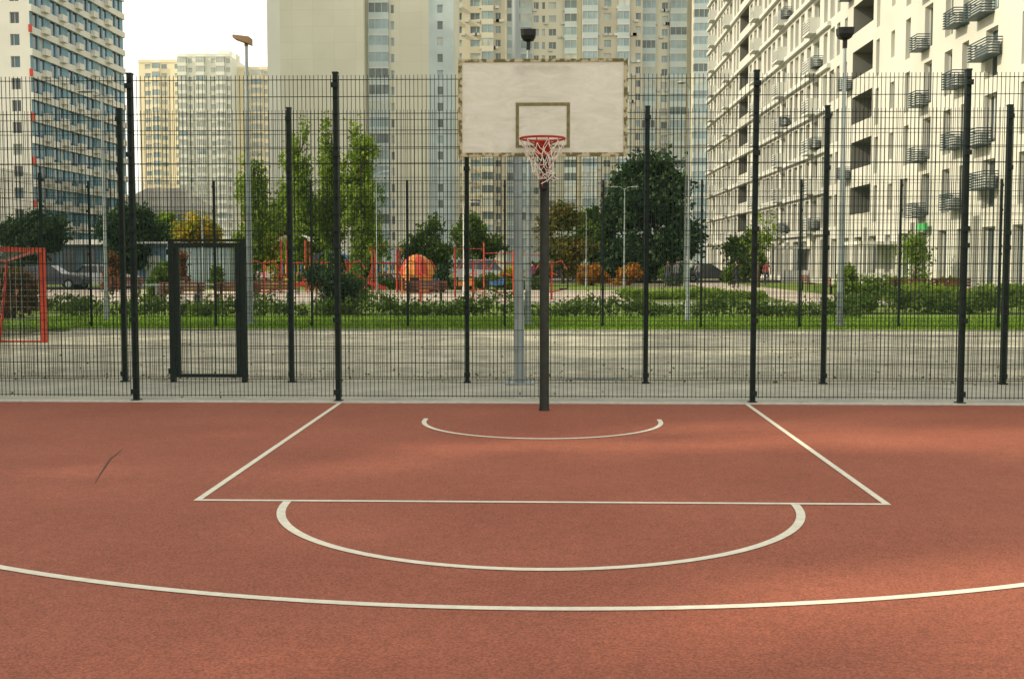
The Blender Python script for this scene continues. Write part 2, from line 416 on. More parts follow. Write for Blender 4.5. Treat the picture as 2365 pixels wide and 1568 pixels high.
# net, a bit tangled
b = B(); K = 12
levels = [(2.985, 0.230), (2.90, 0.200), (2.83, 0.165), (2.76, 0.130), (2.69, 0.105), (2.63, 0.10), (2.575, 0.085)]
grid = []
rn = random.Random(3)
for j, (z, r) in enumerate(levels):
    row = []
    for k in range(K):
        a0 = 2*math.pi*(k+0.5+(0.5 if j % 2 else 0))/K
        jit = 0 if j == 0 else 0.012*j
        row.append(Vector((CX+0.006*j+r*math.cos(a0)+rn.uniform(-jit, jit), HY+r*math.sin(a0)+rn.uniform(-jit, jit), z+(rn.uniform(-jit, jit)))))
    grid.append(row)
for j in range(len(levels)-1):
    for k in range(K):
        o = (k+1) % K if j % 2 else (k-1) % K
        for q in (k, o):
            p0 = grid[j][k]; p1 = grid[j+1][q]
            if j > 3 and rn.random() < 0.2: continue
            mid = (p0+p1)/2+Vector((rn.uniform(-.012, .012), rn.uniform(-.012, .012), -0.016))
            mi = 1 if rn.random() < 0.05 else 0
            b.cyl(p0, mid, 0.0042, 0.0042, 5, mi); b.cyl(mid, p1, 0.0042, 0.0042, 5, mi)
b.build("net", h, [M['net'], M['netred']])

# ------------------------------------------------------------------ lamp poles
def flood_pole(x, y, H, kind, r0=0.085, lean=(0, 0)):
    r = root("floodlight_pole"); b = B()
    t = (x+lean[0], y+lean[1], H)
    b.cyl((x, y, 0), t, r0, r0*0.5, 14)
    b.box(x-0.2, y-0.2, 0.0, x+0.2, y+0.2, 0.02)
    for sx in (-0.15, 0.15):
        for sy in (-0.15, 0.15): b.cyl((x+sx, y+sy, 0.02), (x+sx, y+sy, 0.07), 0.014, n=6)
    b.box(x-r0-0.01, y-r0*1.3, 0.5, x+r0*0.7, y-r0*0.6, 0.9)
    b.build("pole", r, [M['galv']])
    b = B(); X, Y, Z = t
    if kind == 'panel':
        b.box(X-0.04, Y-0.04, Z-0.02, X+0.04, Y+0.04, Z+0.10)
        lo = [(X-0.30, Y-0.24, Z+0.17), (X+0.12, Y-0.24, Z+0.02), (X+0.12, Y+0.2, Z+0.02), (X-0.30, Y+0.2, Z+0.17)]
        hi = [(X-0.30, Y-0.24, Z+0.25), (X+0.12, Y-0.24, Z+0.20), (X+0.12, Y+0.2, Z+0.20), (X-0.30, Y+0.2, Z+0.25)]
        b.poly(lo); b.poly(hi)
        for k in range(4): b.poly([lo[k], lo[(k+1) % 4], hi[(k+1) % 4], hi[k]])
        b.build("lamp_head", r, [M['tan']])
    else:
        prof = [(0.20, 0.26), (0.19, 0.10), (0.14, 0.0), (0.05, -0.04)]
        prev = None
        for (rw, dz) in prof:
            ring = [(X-rw, Y-rw*0.8, Z+0.1+dz), (X-rw*0.6, Y-rw, Z+0.1+dz), (X+rw*0.6, Y-rw, Z+0.1+dz), (X+rw, Y-rw*0.8, Z+0.1+dz), (X+rw, Y+rw*0.8, Z+0.1+dz), (X-rw, Y+rw*0.8, Z+0.1+dz)]
            if prev:
                for k in range(6):
                    b.poly([prev[k], prev[(k+1) % 6], ring[(k+1) % 6], ring[k]])
            else: b.poly(ring)
            prev = ring
        b.poly(prev)
        b.box(X-0.05, Y-0.05, Z-0.15, X+0.05, Y+0.05, Z+0.07)
        b.build("lamp_head", r, [M['black']])
flood_pole(-0.38, 16.38, 9.0, 'bowl', 0.073, (-0.10, 0))
flood_pole(-0.50, 31.0, 7.35, 'bowl')
flood_pole(-7.9, 31.0, 7.35, 'panel')
flood_pole(7.68, 31.0, 7.35, 'bowl')

def street_lamp(x, y, H, arms=((1, 0),), r0=0.06, m='galv'):
    r = root("street_lamp"); b = B()
    b.cyl((x, y, 0), (x, y, H), r0, r0*0.55, 10)
    b.cyl((x, y, 0), (x, y, 0.6), r0*1.4, r0*1.4, 10)
    for (dx, dy) in arms:
        b.tube([(x, y, H-0.05), (x+0.3*dx, y+0.3*dy, H+0.10), (x+0.6*dx, y+0.6*dy, H+0.13)], 0.02, 6)
    b.build("pole", r, [M[m]])
    b = B()
    for (dx, dy) in arms:
        b.sphere((x+0.8*dx, y+0.8*dy, H+0.12), 0.26 if abs(dx) > .5 else 0.12, 0.12, 0.045)
    b.build("lamp_head", r, [M['grey']])
street_lamp(4.0, 33.5, 6.6, ((-0.3, 0),), 0.055)
street_lamp(4.9, 75, 6.3, ((0.8, 0), (-0.8, 0)), 0.055, 'galv')
street_lamp(2.6, 78, 5.0, ((-0.8, 0),), 0.05, 'galv')
street_lamp(-12.9, 34, 6.5, ((-0.6, 0),), 0.06)
street_lamp(-23, 78, 8.2, ((-1, 0),), 0.07)
street_lamp(7.0, 60, 8.0, ((-1, 0),), 0.05)
street_lamp(-3.7, 52, 4.2, ((0.6, 0),), 0.035, 'white')
street_lamp(-9.0, 62, 6.3, ((0.7, 0),), 0.04)

# ------------------------------------------------------------------ soccer goal
g = root("soccer_goal"); b = B(); gx = -10.6
for y in (24.4, 21.4):
    b.box(gx-0.05, y-0.05, 0, gx+0.05, y+0.05, 2.0)
    b.tube([(gx, y, 1.97), (gx-0.75, y, 1.72), (gx-0.95, y, 0.03)], 0.025)
    b.tube([(gx, y, 0.03), (gx-0.95, y, 0.03)], 0.02)
b.box(gx-0.043, 21.455, 1.90, gx+0.043, 24.345, 1.998)
b.tube([(gx-0.75, 21.4, 1.72), (gx-0.75, 24.4, 1.72)], 0.02); b.tube([(gx-0.95, 21.4, 0.03), (gx-0.95, 24.4, 0.03)], 0.02)
b.build("frame", g, [M['red']])
b = B()
for k in range(24):
    y = 21.45+k*0.125; b.tube([(gx-0.02, y, 1.9), (gx-0.76, y, 1.7), (gx-0.96, y, 0.05)], 0.0015, 4)
for k in range(14):
    z = 0.15+k*0.12; x = gx-0.95+0.2*z/1.72
    b.cyl((x, 21.4, z), (x, 24.4, z), 0.0015, 0.0015, 4)
for y in (21.4, 24.4):
    for k in range(7):
        x = gx-0.1-k*0.12; b.cyl((x, y, 0.04), (x, y, 1.9-0.25*(k/6)), 0.0015, 0.0015, 4)
    for k in range(14):
        z = 0.15+k*0.12; b.cyl((gx, y, z), (gx-0.93+0.2*z/1.72, y, z), 0.0015, 0.0015, 4)
b.build("net", g, [M['net']])

# ------------------------------------------------------------------ vegetation
LEAF = {}
def leafmats(key, cols, transl=0.3):
    LEAF[key] = [mat("leaf_%s_%d" % (key, i), c, 0.7, 0.25, 3, transl=transl, spec=0.2) for i, c in enumerate(cols)]
leafmats('green', [(0.055, 0.10, 0.018), (0.085, 0.14, 0.025), (0.12, 0.18, 0.03)], 0.4)
leafmats('dark', [(0.018, 0.045, 0.020), (0.030, 0.065, 0.024), (0.046, 0.088, 0.03)])
leafmats('poplar', [(0.11, 0.18, 0.022), (0.17, 0.25, 0.032), (0.24, 0.32, 0.05)], 0.45)
leafmats('yellow', [(0.30, 0.25, 0.03), (0.44, 0.33, 0.03), (0.20, 0.24, 0.03)], 0.45)
leafmats('orange', [(0.38, 0.14, 0.02), (0.45, 0.22, 0.03), (0.20, 0.14, 0.03)])
leafmats('rust', [(0.14, 0.05, 0.02), (0.20, 0.08, 0.03), (0.08, 0.07, 0.02)])
leafmats('brownish', [(0.13, 0.12, 0.03), (0.19, 0.14, 0.03), (0.08, 0.12, 0.025)])
leafmats('grass', [(0.10, 0.19, 0.02), (0.15, 0.26, 0.025), (0.21, 0.31, 0.04)], 0.4)

def leaves(name, parent, centers, leaf, key, aspect=1.6, up=0.0):
    n = len(centers)
    a = rng.normal(size=(n, 3)); a[:, 2] += up*2; a /= np.linalg.norm(a, axis=1)[:, None]
    t = rng.normal(size=(n, 3)); bb = np.cross(a, t); bb /= np.linalg.norm(bb, axis=1)[:, None]
    sz = leaf*rng.uniform(0.6, 1.3, size=(n, 1))
    a *= sz*aspect/2; bb = bb*sz/2
    V = np.stack([centers-a, centers+bb*0.9, centers+a, centers-bb*0.9], axis=1).reshape(-1, 3)
    me = bpy.data.meshes.new(name)
    me.vertices.add(n*4); me.vertices.foreach_set("co", V.ravel())
    me.loops.add(n*4); me.loops.foreach_set("vertex_index", np.arange(n*4, dtype=np.int32))
    me.polygons.add(n); me.polygons.foreach_set("loop_start", np.arange(0, n*4, 4, dtype=np.int32))
    for m_ in LEAF[key]: me.materials.append(m_)
    return me, n

def finish_leaves(me, n, name, parent, idx):
    me.polygons.foreach_set("material_index", idx.astype(np.int32))
    me.update(calc_edges=True); me.validate()
    ob = bpy.data.objects.new(name, me); COL.objects.link(ob); ob.parent = parent
    return ob

def crown(name, parent, blobs, nclump, per, leaf, key, cr=0.35, shell=0.45, zs=1.0):
    vol = np.array([b_[3]*b_[4]*b_[5] for b_ in blobs]); vol = vol**0.8; vol /= vol.sum()
    which = rng.choice(len(blobs), size=nclump, p=vol)
    d = rng.normal(size=(nclump, 3)); d /= np.linalg.norm(d, axis=1)[:, None]
    rad = rng.random(nclump)**shell
    bl = np.array(blobs)[which]
    c = bl[:, :3]+d*bl[:, 3:6]*rad[:, None]
    tone = rng.choice(3, size=nclump, p=[0.4, 0.35, 0.25])
    cs = cr*rng.uniform(0.5, 1.4, size=nclump)
    cc = np.repeat(c, per, axis=0)+rng.normal(size=(nclump*per, 3))*np.repeat(cs, per)[:, None]*np.array([1, 1, zs])*0.6
    cc[:, 2] = np.maximum(cc[:, 2], 0.03)
    ti = np.repeat(tone, per); sw = rng.random(len(ti)) < 0.25
    ti = np.where(sw, rng.integers(0, 3, len(ti)), ti)
    me, n = leaves(name, parent, cc, leaf, key)
    return finish_leaves(me, n, name, parent, ti)

def trunk(parent, x, y, h, r0, limbs, hl, spread):
    b = B(); rn = random.Random(int(x*13+y*7))
    p = Vector((x, y, -0.05)); steps = 5; prev = p; pr = r0
    pts = [prev]
    for k in range(1, steps+1):
        q = Vector((x+rn.uniform(-.08, .08)*k*0.4, y+rn.uniform(-.08, .08)*k*0.4, h*k/steps)); rr_ = r0*(1-0.8*k/steps)
        b.cyl(prev, q, pr, rr_, 8); prev = q; pr = rr_; pts.append(q)
    for k in range(limbs):
        t = rn.uniform(0.3, 0.9); s = pts[0].lerp(pts[-1], t); a_ = rn.uniform(0, 2*math.pi)
        e = s+Vector((math.cos(a_)*spread*rn.uniform(.5, 1), math.sin(a_)*spread*rn.uniform(.5, 1), hl*rn.uniform(.4, 1)))
        mdl = s.lerp(e, 0.5)+Vector((0, 0, -0.1*hl))
        b.cyl(s, mdl, r0*0.35, r0*0.22, 6); b.cyl(mdl, e, r0*0.22, r0*0.06, 6)
    b.build("trunk", parent, [M['bark']])

def poplar(x, y, h, wd, key='poplar', dens=1.0):
    r = root("poplar_tree"); trunk(r, x, y, h*0.92, 0.16, 14, h*0.18, wd*0.3)
    bl = []
    rn = random.Random(int(x*31))
    nb = 10
    for k in range(nb):
        t = k/(nb-1); z = h*0.12+t*h*0.82
        rw = wd/2*(math.sin(math.pi*(0.18+0.72*t))**0.8)*rn.uniform(0.75, 1.2)
        bl.append((x+rn.uniform(-.18, .18)*wd, y+rn.uniform(-.15, .15)*wd, z, rw, rw, h*0.09))
    crown("foliage", r, bl, int(340*dens), 20, 0.17, key, cr=0.24, zs=2.2)

def broad(name, x, y, h, wd, key, base=0.25, ncl=420, per=26, leaf=0.22, nb=12, cr=0.4, tr=0.16, seed=0):
    r = root(name); rn = random.Random(int(x*17+y*3)+seed)
    trunk(r, x, y, h*0.7, tr, 9, h*0.25, wd*0.35)
    bl = []
    for k in range(nb):
        a_ = rn.uniform(0, 2*math.pi); t = rn.random(); z = h*(base+0.12)+t*h*(0.82-base)
        ww = math.sin(math.pi*min(1, 0.25+0.65*t))
        d_ = wd/2*0.62*ww*rn.random()**0.5
        s = wd*rn.uniform(0.16, 0.26)*(0.6+0.5*ww)
        bl.append((x+math.cos(a_)*d_, y+math.sin(a_)*d_, z, s, s, min(s*0.9, h*0.16)))
    crown("foliage", r, bl, ncl, per, leaf, key, cr=cr)

poplar(-16.9, 80, 11.2, 2.3); poplar(-15.1, 82, 11.5, 1.8); poplar(-12.6, 80, 10.9, 3.2, dens=1.3); poplar(-21.6, 86, 9.5, 2.8)
poplar(-13.7, 88, 9.2, 1.6)
broad("added_shade_tree", 8.4, 98, 9.9, 10.4, 'dark', base=0.06, ncl=1000, per=26, leaf=0.30, nb=24, cr=0.6, tr=0.3)
broad("added_shade_tree", -19.8, 90, 7.6, 5.2, 'poplar', base=0.12, ncl=340, leaf=0.22)
broad("added_shade_tree", -17.2, 84, 6.0, 4.8, 'green', base=0.1, ncl=320, leaf=0.22)
broad("added_shade_tree", -39.5, 90, 6.2, 5.6, 'dark', base=0.16, ncl=400, leaf=0.25)
broad("added_shade_tree", -28.9, 80.5, 5.6, 5.0, 'dark', base=0.16, ncl=400, leaf=0.22)
broad("added_shade_tree", 1.2, 92, 5.8, 5.5, 'brownish', base=0.15, ncl=280, leaf=0.2)
broad("added_shade_tree", 4.0, 100, 6.0, 5.0, 'green', base=0.12, ncl=260, leaf=0.24)
broad("added_shade_tree", -9.2, 90, 5.0, 4.2, 'green', base=0.12, ncl=180, leaf=0.22)
broad("added_shade_tree", -26.5, 110, 6.0, 6.5, 'yellow', base=0.06, ncl=380, leaf=0.26)
broad("added_shade_tree", -32.3, 108, 6.6, 6.0, 'yellow', base=0.06, ncl=400, leaf=0.26)
broad("added_shade_tree", -36.3, 110, 6.0, 6.0, 'poplar', base=0.06, ncl=360, leaf=0.26)
broad("added_shade_tree", -20.9, 91, 5.4, 4.8, 'yellow', base=0.04, ncl=340, leaf=0.22)
broad("added_shade_tree", 13.9, 78, 5.0, 3.2, 'poplar', base=0.35, ncl=36, per=18, leaf=0.15)
broad("added_shade_tree", -6.4, 100, 5.2, 5.6, 'green', base=0.1, ncl=240, leaf=0.24)
broad("added_shade_tree", 16.2, 97, 4.0, 4.0, 'green', base=0.05, ncl=200, leaf=0.2)
broad("added_shade_tree", 19.2, 62, 3.4, 1.9, 'poplar', base=0.15, ncl=50, leaf=0.12)
def shrub(name, x, y, h, wd, key, ncl=120, per=24, leaf=0.09, cr=0.14):
    r = root(name); rn = random.Random(int(x*91+y))
    b = B()
    for k in range(7):
        a_ = rn.uniform(0, 6.28); b.cyl((x+.05*math.cos(a_), y+.05*math.sin(a_), 0), (x+math.cos(a_)*wd*0.3, y+math.sin(a_)*wd*0.3, h*rn.uniform(.5, .85)), 0.018, 0.006, 5)
    b.build("stems", r, [M['bark']])
    bl = []
    for k in range(8):
        a_ = rn.uniform(0, 6.28); t = rn.random(); d_ = wd*0.32*(1-t*0.6)
        s = wd*0.24*(1-0.35*t)
        bl.append((x+math.cos(a_)*d_, y+math.sin(a_)*d_, h*(0.12+0.72*t), s, s, h*0.16))
    crown("foliage", r, bl, ncl, per, leaf, key, cr=cr)
shrub("conifer_shrub", -6.95, 37.2, 2.05, 2.0, 'dark', 340, 26, 0.075, 0.16)
shrub("conifer_shrub", -6.2, 38.0, 1.5, 1.2, 'green', 150, 24, 0.07, 0.14)
for (x, y, h_, w_, k_) in ((-25.0, 67, 2.2, 1.0, 'rust'), (-22.6, 72, 2.4, 0.9, 'rust'), (-21.0, 74, 1.6, 0.9, 'green'), (3.2, 84, 1.9, 2.6, 'orange'),
                           (6.0, 86, 1.7, 2.2, 'orange'), (8.6, 84, 1.5, 1.8, 'green'), (-16.5, 50, 1.6, 1.4, 'green'), (-16.4, 35.5, 2.0, 1.6, 'rust'),
                           (-6.0, 66, 1.6, 1.0, 'dark'), (13.2, 84, 1.5, 1.6, 'green'), (10.2, 88, 1.8, 0.8, 'dark'), (15.6, 62, 1.6, 1.3, 'poplar'),
                           (-2.5, 80, 1.5, 2.4, 'yellow'), (-10.8, 72, 2.2, 2.4, 'green'), (-0.5, 84, 2.0, 2.6, 'brownish'), (-13.6, 70, 1.8, 2.0, 'brownish')):
    shrub("garden_shrub", x, y, h_, w_, k_, 110, 22, 0.13, 0.2)

def hedge(x0, x1, y0, y1, h, key, n, leaf=0.075, gap=0.3):
    r = root("hedge")
    b = B(); rn = random.Random(int(x0*7+y0))
    x = x0
    while x < x1:
        for q in range(3):
            yy_ = rn.uniform(y0, y1); b.cyl((x, yy_, 0), (x+rn.uniform(-.15, .15), yy_+rn.uniform(-.1, .1), h*rn.uniform(.6, 1.0)), 0.010, 0.004, 4)
        x += 0.22
    b.build("stems", r, [M['bark']])
    cl = n//14
    cx = rng.uniform(x0, x1, cl)
    dens = 0.5+0.5*np.sin(cx*2.3+y0)*np.sin(cx*0.9+1.3)
    keep = rng.random(cl) < (1-gap)+gap*dens
    cx = cx[keep]; m_ = len(cx)
    hh = h*(0.8+0.22*np.sin(cx*1.7+y0)+0.12*rng.normal(size=m_))
    c = np.stack([cx, rng.uniform(y0, y1, m_), rng.uniform(0.12, 1, m_)**0.8*hh], 1)
    cc = np.repeat(c, 14, axis=0)+rng.normal(size=(m_*14, 3))*0.075
    cc[:, 2] = np.maximum(cc[:, 2], 0.02)
    tone = np.repeat(rng.choice(3, size=m_, p=[.45, .35, .2]), 14)
    me, nn = leaves("foliage", r, cc, leaf, key); finish_leaves(me, nn, "foliage", r, tone)
hedge(-15, 9.6, 36.0, 36.9, 0.62, 'green', 20000, gap=0.6)
hedge(9.9, 24, 38.5, 40.0, 0.80, 'green', 13000, 0.09, gap=.5)
hedge(-30, -16, 40, 41, 0.6, 'green', 7000, 0.09)
hedge(3.4, 9.8, 52.5, 54, 0.45, 'poplar', 7000, 0.09)
hedge(14.8, 20.8, 50, 52, 0.7, 'poplar', 7000, 0.10)
hedge(-12, 0, 70.5, 72, 0.8, 'green', 9000, 0.12)
hedge(14.8, 20.8, 60, 61, 0.9, 'poplar', 5000, 0.12)
r = root("grass")
n = 34000
c = np.stack([rng.uniform(-15, 16, n), YF+0.2+rng.random(n)**1.2*7, np.full(n, 0.025)], 1)
me, nn = leaves("blades", r, c, 0.045, 'grass', aspect=2.6, up=1.0)
finish_leaves(me, nn, "blades", r, rng.integers(0, 3, nn))
r = root("fallen_leaves")
n = 700
c = np.stack([rng.uniform(-11, 12, n), np.where(rng.random(n) < 0.5, 16.5+np.abs(rng.normal(size=n))*0.9, rng.uniform(14.4, 28.6, n)), np.full(n, 0.02)], 1)
me, nn = leaves("leaf_litter", r, c, 0.035, 'brownish', aspect=1.3)
finish_leaves(me, nn, "leaf_litter", r, rng.integers(0, 3, nn))

# unseen tall trees, added west of the court to dapple it with shade
k = 0
for y in (-22, -15.5, -9.4, -3.6, 2.0, 7.6, 13.4, 19.2, 25.5):
    x = -27+2.2*math.sin(k*2.1); hgt = 25+1.5*math.sin(k*1.3)
    broad("added_shade_tree", x, y, hgt, 9.0, 'green', base=0.1, ncl=(185 if y < 14 else 60), per=22, leaf=0.62, nb=20, cr=1.0, tr=0.35, seed=k)
    k += 1

# ------------------------------------------------------------------ buildings
G_DARK = mat("window_glass_dark", (0.03, 0.045, 0.055), 0.12, 0.3, 0.3, spec=0.7)
G_BLUE = mat("window_glass_blue", (0.10, 0.17, 0.19), 0.15, 0.3, 0.3, spec=0.7)
G_PALE = mat("window_curtain", (0.36, 0.39, 0.35), 0.4, 0.2, 0.5)
G_TEAL = mat("window_glass_teal", (0.05, 0.12, 0.16), 0.15, 0.3, 0.2, spec=0.7)
F_DARK = mat("window_glass_dark_hazed", (0.12, 0.16, 0.155), 0.3, 0.3, 0.3, spec=0.5)  # far window set: colours lightened to stand in for distance haze
F_BLUE = mat("window_glass_blue_hazed", (0.26, 0.35, 0.36), 0.3, 0.25, 0.3, spec=0.5)
F_PALE = mat("window_pale_hazed", (0.46, 0.50, 0.45), 0.5, 0.2, 0.5)
def facade(b, O, U, N, cols, nfl, H, z0=0.0, rec=0.18, sill=0.9, head=2.45, seed=0, glassw=(0.45, 0.35, 0.2), frame=True, mullion=True, rail=6):
    """mat idx: 0 wall 1 dark 2 blue 3 pale 4 frame 5 alt wall/balcony 6 metal"""
    O = Vector(O); U = Vector(U); N = Vector(N); rn = random.Random(seed)
    F = lambda u, z, d: tuple(O+U*u+N*d+Vector((0, 0, z)))
    u = 0; ztop = z0+nfl*H
    for col in cols:
        wd, kind = col[0], col[1]; u0, u1 = u, u+wd; u = u1
        if kind in ('w', 'W'):
            b.quad(F(u0, z0, 0), F(u1, z0, 0), F(u1, ztop, 0), F(u0, ztop, 0), 0 if kind == 'w' else 5); continue
        wf = col[2] if len(col) > 2 else 0.6
        for i in range(nfl):
            za, zb = z0+i*H, z0+(i+1)*H
            gm = rn.choices((1, 2, 3), glassw)[0]
            if kind in ('n', 'N', 't', 'T', 'l', 'b'):
                wm = 5 if kind in 'NT' else 0
                ww = wd*wf; ua = u0+(wd-ww)/2; ub = ua+ww
                s_, h_ = (sill, head)
                if kind in 'tT': s_, h_ = (0.3, 2.55)
                if kind == 'l': s_, h_ = (0.95, 2.75)
                if kind == 'b': s_, h_ = (0.1, 2.45)
                wa, wb = za+s_*H/3, za+h_*H/3
                d = -rec if kind != 'l' else -1.5
                b.quad(F(u0, za, 0), F(ua, za, 0), F(ua, zb, 0), F(u0, zb, 0), wm)
                b.quad(F(ub, za, 0), F(u1, za, 0), F(u1, zb, 0), F(ub, zb, 0), wm)
                b.quad(F(ua, za, 0), F(ub, za, 0), F(ub, wa, 0), F(ua, wa, 0), wm)
                b.quad(F(ua, wb, 0), F(ub, wb, 0), F(ub, zb, 0), F(ua, zb, 0), wm)
                rm = 5 if kind == 'l' else wm
                b.quad(F(ua, wa, 0), F(ua, wb, 0), F(ua, wb, d), F(ua, wa, d), rm)
                b.quad(F(ub, wa, 0), F(ub, wb, 0), F(ub, wb, d), F(ub, wa, d), rm)
                b.quad(F(ua, wa, 0), F(ub, wa, 0), F(ub, wa, d), F(ua, wa, d), rm)
                b.quad(F(ua, wb, 0), F(ub, wb, 0), F(ub, wb, d), F(ua, wb, d), rm)
                b.quad(F(ua, wa, d), F(ub, wa, d), F(ub, wb, d), F(ua, wb, d), gm if kind != 'l' else 1)
                if frame and kind != 'l':
                    fw = 0.06
                    b.fbox(F, ua, ua+fw, wa, wb, d+0.003, d+0.06, 4); b.fbox(F, ub-fw, ub, wa, wb, d+0.003, d+0.06, 4)
                    b.fbox(F, ua+fw, ub-fw, wa, wa+fw, d+0.003, d+0.06, 4); b.fbox(F, ua+fw, ub-fw, wb-fw, wb, d+0.003, d+0.06, 4)
                    if mullion and ww > 1.0:
                        um = ua+ww*rn.choice((0.35, 0.5, 0.65)); b.fbox(F, um-0.04, um+0.04, wa+fw, wb-fw, d+0.003, d+0.05, 4)
                if kind == 'b':
                    b.fbox(F, ua-0.2, ub+0.2, za-0.08, za+0.1, 0.002, 0.9, 4)
                    for q in range(5):
                        b.fbox(F, ua-0.2, ub+0.2, za+0.25+q*0.2, za+0.33+q*0.2, 0.84, 0.88, rail)
                    b.fbox(F, ua-0.2, ua-0.16, za+0.1, za+1.15, 0.002, 0.83, rail); b.fbox(F, ub+0.16, ub+0.2, za+0.1, za+1.15, 0.002, 0.83, rail)
            elif kind == 'g':
                dp = wf
                b.fbox(F, u0, u1, za, za+1.0*H/3, 0.0, dp, 5)
                b.fbox(F, u0+0.03, u1-0.03, za+1.0*H/3, zb-0.25, 0.0, dp-0.06, gm if rn.random() < .6 else 2)
                b.fbox(F, u0, u1, zb-0.25, zb, 0.0, dp, 4)
                nm = max(2, int(wd/0.9))
                for q in range(nm+1):
                    uu = u0+(u1-u0)*q/nm; uu = min(max(uu, u0+0.04), u1-0.04)
                    b.fbox(F, uu-0.035, uu+0.035, za+1.0*H/3, zb-0.25, dp-0.058, dp-0.01, 4)
    return u, F

def baskets(b, F, spots, mi=6):
    for (u, z, w_) in spots:
        for q in range(7):
            b.fbox(F, u, u+w_, z+q*0.13, z+q*0.13+0.05, 0.70, 0.74, mi)
            b.fbox(F, u, u+0.04, z+q*0.13, z+q*0.13+0.05, 0.003, 0.70, mi); b.fbox(F, u+w_-0.04, u+w_, z+q*0.13, z+q*0.13+0.05, 0.003, 0.70, mi)
        b.fbox(F, u+0.045, u+w_-0.045, z, z+0.04, 0.003, 0.69, mi)
        b.fbox(F, u+0.12, u+w_-0.12, z+0.06, z+0.62, 0.1, 0.42, 4)

# --- east white apartment block (facade X=21.5 facing west)
e = root("apartment_building")
W1 = mat("white_render", (0.52, 0.515, 0.46), 0.85, 0.08, 0.25)
W2 = mat("grey_loggia", (0.18, 0.18, 0.16), 0.85, 0.1, 0.5)
FRM = mat("window_frame", (0.55, 0.56, 0.52), 0.6, 0.05, 1)
H = 3.15; NF = 15; Z0 = 4.0
b = B()
cols = [(2.5, 'w'), (3.2, 't', 0.55), (2.0, 'w'), (2.6, 't', 0.5), (1.7, 'w'), (2.6, 't', 0.6), (1.6, 'w'), (1.4, 't', .7), (0.8, 'w'), (2.2, 't', .55), (1.3, 'w'), (2.0, 't', .7),
        (2.0, 'w'), (1.6, 't', .6), (1.6, 'w'), (1.4, 'n', .55), (2.0, 'w'), (1.3, 't', .6), (0.4, 'w'), (5.4, 'l', .96), (1.2, 'w'), (1.4, 'n', .6), (0.7, 'w'), (1.6, 't', 0.6)]
tot = sum(c[0] for c in cols)
cols2 = []
while tot+sum(c[0] for c in cols2) < 106:
    for c in ((2.3, 't', .65), (2.0, 't', .65), (0.4, 'w'), (3.2, 'b', .6), (2.3, 't', .65), (0.4, 'w'), (2.1, 't', .65)):
        cols2.append(c)
    if 27 < tot+sum(c[0] for c in cols2)-45 < 42: cols2.append((6.5, 'l', .9))
u, F = facade(b, (21.5, 45, 0), (0, 1, 0), (-1, 0, 0), cols+cols2, NF, H, Z0, rec=0.35, seed=4, glassw=(0.7, 0.22, 0.08), rail=4)
EL = u
sp = []
for i in range(NF):
    zz = Z0+i*H
    sp.append((16.6, zz+0.4, 1.7)); sp.append((22.6, zz+0.2, 1.4))
    if i % 2 == 0: sp.append((11.9, zz+1.2, 2.6)); sp.append((48.5, zz+0.3, 1.6))
    if i % 2 == 1: sp.append((39.3, zz+0.4, 1.5)); sp.append((13.0, zz+0.2, 2.2))
    if i % 3 == 0: sp.append((60.5, zz+0.3, 1.4))
baskets(b, F, sp)
for i in range(NF):
    b.fbox(F, 46, EL, Z0+i*H-0.2, Z0+i*H+0.14, 0.004, 0.30, 4)
b.fbox(F, 0, EL, Z0+NF*H, Z0+NF*H+0.9, -0.4, 0.2, 0)
gcols = []
while sum(c[0] for c in gcols) < EL-8:
    gcols += [(1.6, 'w'), (2.4, 't', .75), (0.9, 'W'), (2.6, 't', .8), (1.2, 'w'), (1.6, 't', .8)]
gcols.append((EL-sum(c[0] for c in gcols), 'w'))
facade(b, (21.5, 45, 0), (0, 1, 0), (-1, 0, 0), gcols, 1, 4.0, 0.0, rec=0.35, seed=6, glassw=(.8, .15, .05))
xb = 36.0; zt = Z0+NF*H; ye = 45+EL
b.quad((21.5, 45, 0), (xb, 45, 0), (xb, 45, zt), (21.5, 45, zt), 0); b.quad((21.5, ye, 0), (xb, ye, 0), (xb, ye, zt), (21.5, ye, zt), 0)
b.quad((xb, 45, 0), (xb, ye, 0), (xb, ye, zt), (xb, 45, zt), 0); b.quad((21.1, 45, zt), (xb, 45, zt), (xb, ye, zt), (21.1, ye, zt), 0)
b.build("walls_and_windows", e, [W1, G_DARK, G_BLUE, G_PALE, FRM, W2, mat("balcony_metal", (0.03, 0.06, 0.07), 0.5, 0.1, 4)])
b = B()
for u0_ in (28.0, 52.0, 75.0):
    b.fbox(F, u0_, u0_+4.5, 2.75, 2.95, 0.004, 2.4, 0); b.fbox(F, u0_+0.1, u0_+0.25, 0, 2.75, 2.1, 2.25, 0); b.fbox(F, u0_+4.25, u0_+4.4, 0, 2.75, 2.1, 2.25, 0)
    b.fbox(F, u0_+0.1, u0_+0.18, 0.0, 1.0, 0.1, 2.05, 0)
b.build("entrance_canopy", e, [M['white']])
b = B()
b.fbox(F, 21.5, 22.9, 3.45, 3.85, 0.25, 0.45, 0)
b.build("shop_sign", e, [M['green']])

